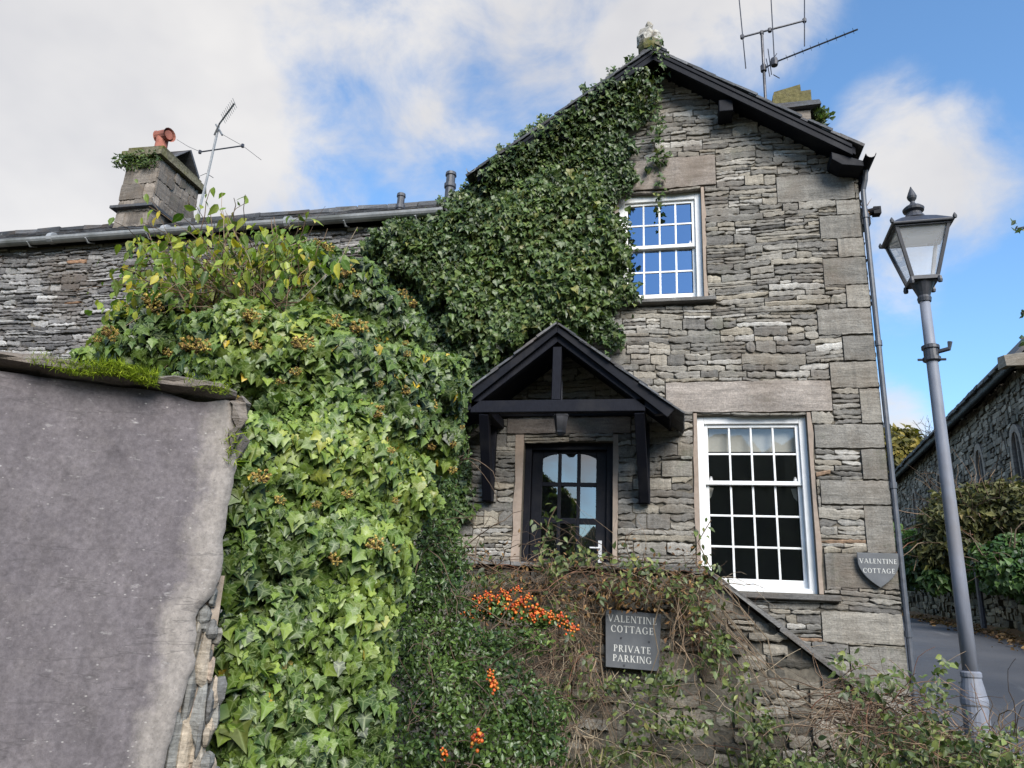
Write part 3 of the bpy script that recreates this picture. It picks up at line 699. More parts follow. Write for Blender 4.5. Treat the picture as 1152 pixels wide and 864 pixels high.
def glyph(ch):
    if ch == 'V': return [dg_(.36, 0, .02, 1, T_), dg_(.42, 0, .76, 1, t_), rc_(-.06, .27, .945, 1), rc_(.68, .92, .945, 1)], .86
    if ch == 'A': return [dg_(.02, 0, .36, 1, t_), dg_(.70, 0, .34, 1, T_), rc_(.16, .68, .33, .40), rc_(-.06, .17, 0, .055), rc_(.61, .95, 0, .055)], .90
    if ch == 'L': return stem_(.07) + [rc_(.24, .62, 0, t_), rc_(.56, .62, 0, .25)], .66
    if ch == 'E': return stem_(.07) + [rc_(.24, .60, 0, t_), rc_(.54, .60, 0, .22), rc_(.24, .58, 1-t_, 1), rc_(.52, .58, .80, 1), rc_(.24, .48, .47, .545), rc_(.42, .48, .38, .63)], .66
    if ch == 'N': return stem_(.07, t_) + stem_(.72, t_) + [dg_(.66, 0, .06, 1, T_)], .88
    if ch == 'T': return stem_(.29) + [rc_(.0, .75, 1-t_, 1), rc_(0, .06, .78, 1), rc_(.69, .75, .78, 1)], .76
    if ch == 'I': return stem_(.08), .34
    if ch == 'O': return arc_(.44, .5, .44, .52, .26, .45, 0, 2*math.pi, 26), .90
    if ch == 'C': return arc_(.44, .5, .44, .52, .26, .45, .75, 2*math.pi-.75, 22) + [rc_(.70, .77, .68, .93)], .80
    if ch == 'G': return arc_(.44, .5, .44, .52, .26, .45, .75, 2*math.pi-.55, 22) + [rc_(.68, .75, .70, .93), rc_(.66, .82, .08, .46), rc_(.56, .88, .42, .475)], .92
    if ch in 'PR':
        g = stem_(.07) + arc_(.34, .73, .28, .27, .12, .20, -math.pi/2, math.pi/2, 12) + [rc_(.22, .35, .46, .53), rc_(.22, .35, .93, 1)]
        if ch == 'P': return g, .64
        return g + [dg_(.62, 0, .30, .48, T_), rc_(.60, .86, 0, .05)], .80
    if ch == 'K': return stem_(.07) + [dg_(.24, .42, .62, 1, t_), dg_(.62, 0, .28, .55, T_), rc_(.56, .78, .945, 1), rc_(.56, .86, 0, .055)], .84
    return [], .35
def lettering(lines, cx, y, m, parent, shear=0.0):
    mb = MB(); dep = 0
    for txt, zb, h, sp in lines:
        gs = [glyph(c) for c in txt]; W = sum(w + sp for _, w in gs) - sp; x = cx - W*h*.5
        for g, w in gs:
            for poly in g:
                dep = (dep + 1) % 9; yy = y - .0012 - dep*.00013
                mb.prism([(x + px*h*.96, zb + py*h + (x + px*h - cx)*shear) for px, py in poly], yy, y + .0006)
            x += (w + sp)*h
    return mb.build('lettering', m, parent)

pl_ = MB(); pl_.prism(shield(1.935, 2.265, .37, .325), -.062, -.040)
plaque = pl_.build('name_plaque', M['slate_sign'], None, bevel=.004)
tag(plaque, 'shield-shaped slate name plaque on the house corner beside the downpipe', 'name plaque')
lettering([('VALENTINE', 2.165, .044, .13), ('COTTAGE', 2.075, .044, .13)], 1.935, -.062, M['letters'], plaque)
mb = MB(); mb.prism([(-.555, 1.625), (-.10, 1.605), (-.125, 1.165), (-.55, 1.175)], -1.485, -1.46)
sgn = mb.build('slate_sign', M['slate_sign'], None, bevel=.003)
tag(sgn, 'rectangular dark slate parking sign with white capitals on the terrace wall', 'sign')
lettering([('VALENTINE', 1.525, .054, .10), ('COTTAGE', 1.445, .054, .12), ('PRIVATE', 1.295, .052, .14), ('PARKING', 1.220, .052, .12)], -.335, -1.485, M['letters'], sgn, -.03)
for x, z in ((-.425, 1.405), (-.20, 1.385), (-.40, 1.195)):
    mb = MB(); mb.lathe([(.009, 0), (.009, .004)], (0, 0, 0), 8); mb.v[-16:] = [(x+vx, -1.4855-vz, z+vy) for vx, vy, vz in mb.v[-16:]]
    mb.build('fixing_screw', M['lamp_black'], sgn)

# ================================================================== the adjoining long cottage on the left
lw = empty('adjoining_cottage', (-7, 0, 0), 'long low slate cottage with a grey gutter, left of the gable', 'cottage')
r = random.Random(31); WX0 = -14.0
mb = MB(); mb.box(WX0, GX0, .03, .45, -.3, 6.22); mb.box(WX0, WX0+.4, .45, 7, -.3, 6.2); mb.box(WX0, GX0, 7, 7.4, -.3, 6.2); lwall = mb.build('stone_wall', M['mortar'], lw)
rects = stone_rects(WX0, GX0, 3.0, 6.2, [], r, (.05, .14), (.22, .7), .036) + stone_rects(WX0, GX0, -.1, 3.0, [], r, (.10, .2), (.3, .9), .07)
stones_mesh('stone_courses', rects, (0, .005, 0), (1, 0, 0), (0, 0, 1), (0, -1, 0), M['grey_slate_wall'], lwall, r, relief=.026, gap=.007)
mb = MB(); s33 = (math.cos(R_(31.9)), math.sin(R_(31.9)))
mb.v = []; tmp = MB()
def wing_slates():
    mb = MB(); d = np.array([0, s33[0], s33[1]]); nrm = np.array([0, -s33[1], s33[0]]); t = 0; r = random.Random(12)
    while t < 4.15:
        x = WX0
        while x < GX0:
            w = r.uniform(.22, .42); mb.cur = (r.random(), r.random(), r.random(), 1)
            mb.obox(np.array([x+w/2, -.14, 6.26]) + d*(t+.14) + nrm*(.02 + r.uniform(-.004, .01)), (w/2-.003, 0, 0), (d - nrm*.04)*.165*r.uniform(.96, 1.06), nrm*.011, .005); x += w
        t += .22
    b = MB(); b.add([(WX0, -.1, 6.22), (GX0, -.1, 6.22), (GX0, 3.4, 6.22+3.5*s33[1]/s33[0]), (WX0, 3.4, 6.22+3.5*s33[1]/s33[0]), (WX0, 7.2, 6.22), (GX0, 7.2, 6.22)], [(0, 1, 2, 3), (3, 2, 5, 4)])
    ro = mb.build('roof', M['roof_slate'], lw); b.build('roof_boards', M['black_wood'], ro); return ro
lro = wing_slates()
mb = MB(); y = WX0
while y < GX0-.2:
    w = rnd.uniform(.4, .6); mb.cur = (rnd.random(), rnd.random(), rnd.random(), 1); mb.obox((y+w/2, 3.38, 6.30+3.5*s33[1]/s33[0]), (w/2-.005, 0, 0), (0, .14, .02), (0, 0, .04), .012); y += w
mb.build('ridge_stones', M['roof_slate'], lro)
mb = MB(); gutter(mb, (WX0, -.135, 6.235), (-2.7, -.135, 6.285), .075)
x = WX0+.5
while x < -2.8: mb.tube([(x, -.20, 6.20), (x, -.135, 6.155), (x, -.02, 6.2)], .012, 5); mb.lathe([(.001, 0), (.001, .001)], (x, -.13, 6.2), 3); x += .95
mb.build('eaves_gutter', M['gutter'], lw)
for x in (-8.4, -6.6, -4.8):
    mb = MB(); mb.tube([(x-.04, -.135, 6.255), (x+.04, -.135, 6.257)], .080, 12); mb.build('gutter_joint', M['gutter'], lw)
# chimney: battered stack with string course, mossy cap, leaning slates and a T-shaped pot
CX0, CX1, CY0, CY1, CZ = -10.08, -9.32, 2.6, 3.85, 7.2
DZC = -.20
mb = MB(); r = random.Random(9)
def frust(mb, x0, x1, y0, y1, z0, z1, ins):
    mb.add([(x0,y0,z0),(x1,y0,z0),(x1,y1,z0),(x0,y1,z0),(x0+ins,y0+ins,z1),(x1-ins,y0+ins,z1),(x1-ins,y1-ins,z1),(x0+ins,y1-ins,z1)], [(3,2,1,0),(4,5,6,7),(0,1,5,4),(1,2,6,5),(2,3,7,6),(3,0,4,7)])
frust(mb, CX0, CX1, CY0, CY1, CZ, 9.5, .05)
lch = mb.build('chimney', M['chimney'], lw)
r = random.Random(15)
for O, U, N, L in (((CX0+.02, CY0+.02, 7.4), (1, 0, 0), (0, -1, .02), CX1-CX0-.04), ((CX1-.02, CY0+.02, 7.4), (0, 1, 0), (1, 0, .02), CY1-CY0-.04)):
    rects = stone_rects(0, L, 0, 2.06, [], r, (.18, .34), (.3, .8), .25)
    stones_mesh('chimney_courses', rects, O, U, (0, 0, 1), N, M['chimney'], lch, r, relief=.018, gap=.004)
for z, e in ((8.42, .07), (7.62, .10)):
    mb = MB(); mb.obox(((CX0+CX1)/2, (CY0+CY1)/2, z), ((CX1-CX0)/2+e, 0, 0), (0, (CY1-CY0)/2+e, 0), (0, 0, .022), .012)
    mb.build('drip_course', M['roof_slate'], lch)
mb = MB(); mb.obox(((CX0+CX1)/2, (CY0+CY1)/2, 9.54), ((CX1-CX0)/2+.06, 0, 0), (0, (CY1-CY0)/2+.08, 0), (0, 0, .06), .02); mb.obox(((CX0+CX1)/2, (CY0+CY1)/2, 9.65), ((CX1-CX0)/2+.0, 0, 0), (0, (CY1-CY0)/2, 0), (0, 0, .05), .02)
mb.build('mossy_cap', M['mossrock'], lch)
mb = MB()
for sg in (1, -1): mb.obox(((CX0+CX1)/2, 3.35 + sg*.19, 9.90), ((CX1-CX0)/2, 0, 0), (0, .20, -sg*.20), (0, .02, .02), .01)
mb.build('cowl_slate', M['roof_slate'], lch)
mb = MB(); px_, py_ = -9.68, 2.95; mb.lathe([(.135, 0), (.12, .1), (.112, .52)], (px_, py_, 9.66), 14)
mb.tube([(px_-.15, py_+.02, 10.20), (px_-.12, py_+.02, 10.20), (px_+.15, py_-.04, 10.17), (px_+.19, py_-.05, 10.17)], [.125, .115, .12, .14], 14, False)
mb.tube([(px_-.13, py_+.02, 10.20), (px_+.17, py_-.045, 10.17)], [.09, .09], 14)
mb.build('chimney_pot', M['terracotta'], lch, smooth=False)
k = 500; P = np.column_stack([RNG.uniform(CX0-.12, CX1+.02, k), RNG.uniform(CY0-.12, CY0+.05, k), RNG.uniform(9.25, 9.55, k)]); P[:, 0] -= RNG.random(k)*.1
leaves_mesh('moss_tuft', 'diamond', P, RNG.normal(0, 1, (k, 3)), .07, M['ivy_olive'], lch, RNG, (-.3, -.5, -.4), .6, .7)
# two soil vent pipes on the roof
for (x, y, z0, z1, rr_) in ((-3.28, 1.75, 7.0, 8.05, .075), (-4.07, 1.75, 7.0, 7.74, .06)):
    mb = MB(); mb.lathe([(rr_, 0), (rr_, z1-z0-.28), (rr_*1.25, z1-z0-.26), (rr_*1.25, z1-z0-.20), (rr_*.95, z1-z0-.19), (rr_*.95, z1-z0-.06), (rr_*1.18, z1-z0-.05), (rr_*1.1, z1-z0)], (x, y, z0), 12)
    mb.build('vent_pipe', M['lead'], lw)

# ================================================================== television aerials
ae = empty('tv_aerial', (-8.0, 2.5, 7.6), 'thin leaning pale television aerial beside the left chimney', 'aerial', 'roof aerials')
def A3(px, py, Y=2.5): return at(px, py, Y)
mb = MB(); mb.tube([A3(218, 262), A3(233, 200), A3(246, 142)], .022, 7); mb.build('mast', M['aerial_pale'], ae)
mb = MB(); mb.tube([A3(241, 152), A3(247, 139, 2.4), A3(264, 116, 1.9)], .016, 6); mb.build('boom', M['aerial_pale'], ae)
mb = MB()
for t in np.linspace(.25, 1, 9):
    c = A3(247, 139, 2.4)*(1-t) + A3(264, 116, 1.9)*t; mb.tube([c - np.array([.03, -.12, .01]), c + np.array([.03, -.12, .01])], .004, 5)
mb.tube([A3(243, 140), A3(250, 152)], .02, 5); mb.build('director_rods', M['aerial_pale'], ae)
mb = MB(); mb.tube([A3(225, 171), A3(273, 164)], .014, 6)
for p in ((225, 171), (273, 164)): mb.lathe([(.03, -.03), (.03, .03)], A3(*p), 6)
mb.build('cross_bar', M['aerial'], ae)
mb = MB(); mb.tube([A3(199, 157, 2.9), A3(212, 165), A3(226, 171)], .004, 4); mb.tube([A3(248, 150), A3(273, 164), A3(294, 180)], .004, 4); mb.tube([A3(225, 198), A3(232, 195), A3(240, 200)], .006, 4); mb.build('stay_wire', M['aerial'], ae)
ae = empty('tv_aerial', (1.48, 2, 8.5), 'dark multi-rod television aerial above the right roof slope', 'aerial', 'roof aerials')
def B3(px, py, Y=2.0): return at(px, py, Y)
mb = MB(); mb.tube([B3(864, 150), B3(861, 110), B3(857, 38)], .022, 7); mb.build('mast', M['aerial'], ae)
mb = MB(); mb.tube([B3(834, 42), B3(906, 23)], .016, 6); mb.build('boom', M['aerial'], ae)
mb = MB()
for (x0, y0, x1, y1) in ((831, -6, 839, 77), (867, -8, 871, 66), (905, -12, 905, 52)): mb.tube([B3(x0, y0, 1.98), B3(x1, y1, 1.98)], .009, 5)
for p in ((835, 41.5), (857, 37), (866, 34), (905, 23)): mb.lathe([(.03, -.03), (.03, .03)], B3(*p), 6)
mb.build('dipole_rods', M['aerial'], ae)
mb = MB(); mb.tube([B3(858, 78), B3(872, 70, 1.9), B3(965, 33, 1.3)], .013, 6); mb.build('yagi_boom', M['aerial'], ae)
mb = MB()
for t in np.linspace(.15, .95, 9):
    c = B3(872, 70, 1.9)*(1-t) + B3(965, 33, 1.3)*t; mb.tube([c - np.array([.02, .05, -.008]), c + np.array([.02, .05, -.008])], .003, 4)
mb.lathe([(.05, -.06), (.06, .0), (.05, .06)], B3(871, 70, 1.9), 8); mb.lathe([(.045, -.05), (.045, .05)], B3(859, 77), 8)
for (a, b) in (((864, 55), (868, 84)), ((870, 84), (877, 88)), ((866, 72), (874, 60)), ((862, 66), (866, 86))): mb.tube([B3(*a, 1.95), B3(*b, 1.9)], .007, 4)
mb.build('reflector', M['aerial'], ae)

# ================================================================== terrace wall with the stair parapet
tw = empty('terrace_wall', (-.6, -1.3, 0), 'rough dark stone terrace wall below the front door, with a sloping stair coping', 'wall')
TY = -1.40; r = random.Random(44); TX0 = -3.4
def coping_z(x): return 1.955 if x < .26 else max(1.955 - (x-.26)*.76, .3)
mb = MB(); mb.prism([(TX0, -.3), (1.9, -.3), (1.9, .69), (.27, 1.93), (TX0, 1.93)], TY+.02, TY+.34); twl = mb.build('masonry', M['mortar'], tw)
rects = [q for q in stone_rects(TX0, 1.9, 0, 1.93, [], r, (.12, .24), (.22, .62), .085) if q[3] < coping_z(q[1])+.02 or q[3] < coping_z(q[0])-.05]
# big named stones seen right of the vines
stones_mesh('stone_courses', rects, (0, TY, 0), (1, 0, 0), (0, 0, 1), (0, -1, 0), M['terrace_stone'], twl, r, gap=.009, relief=.04, depth=.06)
mb = MB(); mb.box(TX0, .3, TY+.3, 0, 1.2, 1.345); mb.build('landing', M['roof_slate'], tw)
mb = MB()
for i in range(6): mb.box(.3+i*.28, .58+i*.28, TY+.345, -.03, -.2, 1.345-(i+1)*.19)
mb.build('stair', M['roof_slate'], tw)
mb = MB(); x = TX0
while x < .2:
    w = min(rnd.uniform(.5, .9), .27-x); mb.cur = (rnd.random(), .6, .5, 1); mb.obox((x+w/2, TY+.14, 1.975 + rnd.uniform(-.006, .006)), (w/2-.004, 0, 0), (0, .235, 0), (0, 0, .028), .012); x += w
p0, p1 = np.array([.27, TY+.14, 1.975]), np.array([1.62, TY+.14, 1.975-1.35*.76]); d = (p1-p0); L = np.linalg.norm(d); d /= L; t = 0
while t < L:
    w = rnd.uniform(.45, .8); w = min(w, L-t+.01); mb.cur = (.2 + .4*rnd.random(), .6, .5, 1); c = p0 + d*(t+w/2); nz = np.cross((0, -1, 0), d)
    mb.obox(c, d*(w/2-.003), (0, .215, 0), nz*.022, .010); t += w
mb.build('coping', M['coping_slate'], tw)
# ================================================================== ground, road
def gz(x, y):
    z = np.clip((np.asarray(y, float) + 5)*.1, 0, None); z = np.where(np.asarray(y) > 10, 1.5 + (np.asarray(y)-10)*.05, z)
    z = np.where(np.asarray(y) > 60, 4 + (np.asarray(y)-60)*.01, z); return z
def sheet(name, xs, ys, dz, m, kind='structure', f=None):
    X, Y = np.meshgrid(xs, ys); Z = gz(X, Y) + dz + (f(X, Y) if f else 0)
    V = np.column_stack([X.ravel(), Y.ravel(), Z.ravel()]); nx, ny = len(xs), len(ys)
    i, j = np.meshgrid(np.arange(nx-1), np.arange(ny-1)); b = (j*nx + i).ravel(); Fc = np.stack([b, b+1, b+nx+1, b+nx], 1)
    o = fast_mesh(name, V, Fc, np.full((len(V), 4), .5), m, None, True); o['kind'] = kind; return o
t = NT('soil_grass'); v = t.mapping(); n = t.noise(v, .9, 8, .7); n2 = t.noise(v, 14, 6, .7)
M['soil'] = t.done(t.mix(t.ramp(n2, [(.3, 0), (.7, 1)]), t.ramp(n, [(.35, (.035, .028, .018)), (.6, (.05, .06, .02))]), (.09, .075, .045)), .95, t.bump(n2, .8, .03), .2)
t = NT('asphalt'); v = t.mapping(); n = t.noise(v, 140, 3, .6); n2 = t.noise(v, .7, 5, .6); n3 = t.noise(t.mapping((2.2, .35, 1)), 1.2, 5, .6)
c = t.mix(t.ramp(n, [(.3, 0), (.7, 1)]), (.040, .041, .045), (.075, .077, .083)); c = t.mix(t.ramp(n2, [(.4, 0), (.7, .55)]), c, (.095, .096, .102)); c = t.mix(t.ramp(n3, [(.62, 0), (.70, .5)]), c, (.13, .13, .13))
M['road'] = t.done(c, t.ramp(n2, [(.35, .55), (.65, .85)]), t.bump(n, .5, .008), .4)
sheet('ground', np.concatenate([np.linspace(-400, -20, 12), np.linspace(-18, 18, 37), np.linspace(22, 400, 12)]), np.concatenate([np.linspace(-300, -12, 10), np.arange(-10, 40, 1.0), np.linspace(44, 500, 14)]), -.02, M['soil'])
ry = np.arange(-14, 80, 1.0)
def wallx(y): return 7.0 + .05*(y-10) + .012*np.clip(y-16, 0, None)**2*-1
# road strip following the roadside wall
L_, Rr = [], []
for y in ry:
    xr = float(wallx(min(y, 40))) - .35; xl = 2.75 + max(0, y-12)*-.12 if y > 12 else 2.75
    if y < -3: xl = 2.75 - (-3-y)*.9
    L_.append((xl, y, float(gz(0, y)) + .004)); Rr.append((xr, y, float(gz(0, y)) + .004))
V = np.array(L_ + Rr); n = len(ry); i = np.arange(n-1); Fc = np.stack([i, i+n, i+n+1, i+1], 1)
ro_ = fast_mesh('road', V, Fc, np.full((len(V), 4), .5), M['road'], None, True); ro_['kind'] = 'structure'
# leaf-strewn bank strip under the roadside wall
V = []; 
for y in ry: xw = float(wallx(min(y, 40))); V += [(xw-.55 + .1*math.sin(y*1.7), y, float(gz(0, y))+.010), (xw+.2, y, float(gz(0, y))+.16)]
i = np.arange(n-1)*2; Fc = np.stack([i, i+1, i+3, i+2], 1)
vg = fast_mesh('verge', np.array(V), Fc, np.full((len(V), 4), .5), m_simple('leafy_verge', (.10, .06, .03), (.22, .14, .075), 9, .95, .8, .1, c3=(.07, .07, .025), dist=.03), None, True); vg['kind'] = 'structure'
k = 2600; yy = RNG.uniform(2, 22, k); xx = wallx(yy) - .1 - np.abs(RNG.normal(0, .35, k)); P = np.column_stack([xx, yy, gz(xx, yy)+.03+RNG.random(k)*.04])
o = leaves_mesh('fallen_leaves', 'oval', P, np.tile((0, 0, 1.), (k, 1)), .09, M['litter'], None, RNG, (0, 1, 0), .4, 2); o['kind'] = 'stuff'
tag(o, 'brown fallen leaves along the foot of the roadside wall', 'fallen leaves')
# roadside retaining wall
rw = empty('roadside_wall', (7, 12, 1.5), 'mossy rubble retaining wall along the far side of the road', 'wall')
r = random.Random(61); segs = [(y, y+2.0) for y in range(0, 34, 2)]
core = MB()
for (ya, yb) in segs:
    a = np.array([wallx(ya), ya, gz(0, ya)]); b = np.array([wallx(yb), yb, gz(0, yb)]); d = b-a; L = np.linalg.norm(d); U = d/L; Nn = np.array([-U[1], U[0], 0]); Nn /= np.linalg.norm(Nn)
    Nn = Nn if Nn[0] < 0 else -Nn
    rects = stone_rects(0, L, 0, 1.22 + .1*math.sin(ya), [], r, (.12, .26), (.18, .5), .13)
    stones_mesh('stone_courses', rects, a, U, (0, 0, 1), Nn, M['field_stone'], rw, r, gap=.010, relief=.05, warp=.03, depth=.08, rust=0)
    for e, q in ((a, b),): core.add([tuple(a - Nn*.04 - (0, 0, .2)), tuple(b - Nn*.04 - (0, 0, .2)), tuple(b - Nn*.04 + (0, 0, 1.2)), tuple(a - Nn*.04 + (0, 0, 1.2)), tuple(a - Nn*.5 - (0, 0, .2)), tuple(b - Nn*.5 - (0, 0, .2)), tuple(b - Nn*.5 + (0, 0, 1.2)), tuple(a - Nn*.5 + (0, 0, 1.2))], [(0, 1, 2, 3), (3, 2, 6, 7), (4, 7, 6, 5)])
core.build('wall_core', M['mortar'], rw)
# raised churchyard behind it
V = []; ys_ = np.arange(-10, 60, 2.0)
for y in ys_:
    for dx, dz in ((.3, 1.15), (2.0, 1.5), (5, 1.7), (30, 3)): V.append((float(wallx(min(y, 40)))+dx, y, float(gz(0, y))+dz))
n = len(ys_); i, j = np.meshgrid(np.arange(3), np.arange(n-1)); b = (j*4+i).ravel(); Fc = np.stack([b, b+1, b+5, b+4], 1)
cy = fast_mesh('churchyard_bank', np.array(V), Fc, np.full((len(V), 4), .5), M['soil'], None, True); cy['kind'] = 'structure'

# ================================================================== church
chh = empty('church', (10.5, 24, 3), 'grey stone church with pointed lancet windows behind the roadside bush', 'church')
ca, cb = np.array([9.62, 14.0, 0]), np.array([11.9, 39.5, 0]); d = cb-ca; CL = np.linalg.norm(d); CU = d/CL; CN = np.array([-CU[1], CU[0], 0]); CEZ = 8.75
def c_pt(u, z, o=0): return ca + CU*u + np.array([0, 0, z]) + CN*o
def u_at(px):                       # where the sight line of column px meets the wall plane, and the height of a pixel there
    def f(py):
        dd = ray(px, py); tt = np.dot(ca-CAM, CN)/np.dot(dd, CN); p = CAM + dd*tt; return np.dot(p-ca, CU), p[2]
    return f
wins = []
for (px, yt, yb, hw) in ((1141, 482, 572, .42), (1100, 503, 560, .42), (1056, 532, 575, .40), (1028, 552, 590, .38)):
    f = u_at(px); u, zt = f(yt); _, zb = f(yb); wins.append((u, zb, zt, hw))
r = random.Random(71)
core = MB(); v = [c_pt(0, 1.5, -.06), c_pt(CL, 1.5, -.06), c_pt(CL, CEZ, -.06), c_pt(0, CEZ, -.06), c_pt(0, 1.5, -9), c_pt(CL, 1.5, -9), c_pt(CL, CEZ, -9), c_pt(0, CEZ, -9), c_pt(0, CEZ+5, -4.5), c_pt(CL, CEZ+5, -4.5)]
core.add(v, [(0, 1, 2, 3), (5, 4, 7, 6), (4, 0, 3, 8, 7), (1, 5, 6, 9, 2)]); cw = core.build('church_wall', M['mortar'], chh)
hol = [(u-hw-.12, u+hw+.12, zb, zt+.1) for u, zb, zt, hw in wins]
rects = stone_rects(0, CL, 2.4, CEZ, hol, r, (.16, .32), (.3, .8), .13)
stones_mesh('stone_courses', rects, ca, CU, (0, 0, 1), CN, M['church_stone'], cw, r, gap=.016, relief=.05, depth=.09, rust=.0)
rects = stone_rects(0, 9, 2.4, CEZ, [], r, (.16, .32), (.3, .8), .13)
stones_mesh('stone_courses', rects, ca, -CN, (0, 0, 1), -CU, M['church_stone'], cw, r, gap=.016, relief=.05, depth=.09, rust=.0)
for u, zb, zt, hw in wins:
    def arch(w, top, n=7):
        pts = [(u-w, zb)]; sp = top - w*1.75
        for k in range(n+1):
            a = k/n; pts.append((u - w*math.cos(a*math.pi/2)**.85 if k < n else u, sp + (top-sp)*math.sin(a*math.pi/2)**.95))
        return pts + [(2*u - x, z) for x, z in pts[::-1]][1:]
    o_, i_ = arch(hw+.13, zt+.12), arch(hw-.06, zt-.1); n = len(o_)
    mb = MB(); mb.cur = (.5, .5, .5, 1)
    vv = [c_pt(x, z, .035) for x, z in o_] + [c_pt(x, z, .035) for x, z in i_] + [c_pt(x, z, -.22) for x, z in i_] + [c_pt(x, z, -.1) for x, z in o_]
    fs = [(k, k+1, n+k+1, n+k) for k in range(n-1)] + [(n+k, n+k+1, 2*n+k+1, 2*n+k) for k in range(n-1)] + [(k+1, k, 3*n+k, 3*n+k+1) for k in range(n-1)]
    mb.add(vv, fs); mb.tint(.9, .7, .5)
    w_ = mb.build('lancet_window', M['sandstone'], chh)
    g = MB(); g.add([c_pt(x, z, -.04) for x, z in i_], [tuple(range(n))]); g.build('leaded_glass', m_glass('church_glass', .25, (1, 1, 1), (.06, .06, .06), .4), w_)
    b = MB(); b.bar(c_pt(u, zb, -.02), c_pt(u, zt-.12, -.02), .05, .05, CN)
    b.build('mullion', M['sandstone'], w_)
mb = MB()
a0, a1, a2, a3 = c_pt(-.3, CEZ-.15, .45), c_pt(CL+.3, CEZ-.15, .45), c_pt(CL+.3, CEZ+5.1, -4.5), c_pt(-.3, CEZ+5.1, -4.5)
up = np.array([0, 0, .16]); v = [a0, a1, a2, a3, a0+up, a1+up, a2+up, a3+up]; mb.add(v, [(3, 2, 1, 0), (4, 5, 6, 7), (0, 1, 5, 4), (1, 2, 6, 5), (3, 0, 4, 7)])
b0, b1 = c_pt(-.3, CEZ-.15, -9.45), c_pt(CL+.3, CEZ-.15, -9.45); v = [b0, b1, a2, a3, b0+up, b1+up, a2+up, a3+up]; mb.add(v, [(0, 1, 2, 3), (7, 6, 5, 4), (0, 4, 5, 1), (3, 7, 4, 0)])
u = -.3
while u < CL:                                   # ragged slate ends along the eaves
    w = rnd.uniform(.4, .7); mb.cur = (rnd.random(), rnd.random(), .5, 1); mb.obox(c_pt(u+w/2, CEZ+.03 + rnd.uniform(-.03, .03), .46), CU*(w/2-.01), CN*.10, (0, 0, .05), .02); u += w
mb.build('roof', M['roof_slate'], chh)
mb = MB(); mb.tint(.6, .6, .5); mb.obox(c_pt(-.12, CEZ-.02, .25), CU*.28, CN*.38, (0, 0, .16), .05); mb.build('kneeler_stone', M['church_stone'], chh)
mb = MB(); gutter(mb, c_pt(-.2, CEZ-.14, .36), c_pt(CL, CEZ-.14, .36), .09); mb.build('eaves_gutter', M['black'], chh)

# ================================================================== street lamp
lp = empty('street_lamp', (1.985, -2.0, .3), 'old grey street lamp with a black four-sided lantern, beside the road', 'street lamp')
LX, LY = 1.985, -2.0
mb = MB(); mb.lathe([(.045, 0), (.045, 0)], (LX, LY, 1.25), 18) if 0 else None
mb.lathe([(.050, 1.25), (.047, 2.0), (.041, 3.55), (.037, 4.16)], (LX, LY, 0), 20); mb.build('post', M['lamp_grey'], lp, smooth=True)
mb = MB(); mb.lathe([(.088, .2), (.082, .95), (.080, 1.10), (.086, 1.115), (.086, 1.145), (.081, 1.165), (.072, 1.22), (.060, 1.28), (.066, 1.29), (.066, 1.315), (.056, 1.325)], (LX, LY, 0), 20); mb.build('base', M['lamp_grey'], lp)
mb = MB(); mb.lathe([(.047, 3.56), (.064, 3.57), (.064, 3.595), (.053, 3.60), (.053, 3.66), (.064, 3.665), (.064, 3.69), (.047, 3.70)], (LX, LY, 0), 16); mb.tube([(LX, LY, 3.63), (LX+.11, LY-.06, 3.645), (LX+.12, LY-.065, 3.70)], .018, 6); mb.tube([(LX-.10, LY, 3.58), (LX+.10, LY, 3.58)], .010, 5)
mb.build('ladder_collar', M['lamp_black'], lp)
mb = MB(); mb.lathe([(.047, 4.06), (.052, 4.09), (.045, 4.11), (.054, 4.135), (.070, 4.175), (.084, 4.21), (.092, 4.23)], (LX, LY, 0), 16); mb.build('lantern_cradle', M['lamp_black'], lp)
Z0, Z1, w0, w1 = 4.235, 4.655, .088, .188; rotL = R_(-3)
def lc(i, w, z):
    a = math.pi/4 + i*math.pi/2 + rotL; return np.array([LX + w*1.414*math.cos(a), LY + w*1.414*math.sin(a), z])
lf = MB()
for i in range(4):
    lf.bar(lc(i, w0, Z0), lc(i, w1, Z1), .024, .024, (0, 1, 0.2)); lf.bar(lc(i, w0, Z0), lc(i+1, w0, Z0), .03, .03, ext=.014); lf.bar(lc(i, w1, Z1), lc(i+1, w1, Z1), .028, .028, ext=.012)
lf.lathe([(w0*1.36, Z0-.02), (w0*1.36, Z0-.005)], (LX, LY, 0), 4, rot=math.pi/4+rotL)
for i in range(4):
    p = lc(i, w0+.012, Z0); lf.lathe([(.016, -.05), (.02, -.03), (.014, 0)], p, 7)
lfo = lf.build('lantern_frame', M['lamp_black'], lp)
gl = MB()
for i in range(4): gl.add([lc(i, w0-.003, Z0), lc(i+1, w0-.003, Z0), lc(i+1, w1-.003, Z1), lc(i, w1-.003, Z1)], [(0, 1, 2, 3)])
gl.build('lantern_glass', M['lamp_glass'], lfo)
mb = MB(); mb.lathe([(.08, 0), (.13, .0), (.12, .02), (.05, .08)], (LX, LY, Z1-.06), 4, rot=math.pi/4+rotL); mb.lathe([(w1*1.38, -.005), (w1*1.38, .002)], (LX, LY, Z1-.005), 4, rot=math.pi/4+rotL); mb.build('reflector', M['lamp_white'], lfo)
rf = MB(); rf.lathe([(.222*1.414, -.012), (.226*1.414, .004), (.13*1.414, .085), (.06*1.414, .13)], (LX, LY, Z1+.01), 4, rot=math.pi/4+rotL)
rfo = rf.build('lantern_roof', M['lamp_black'], lp, bevel=.004)
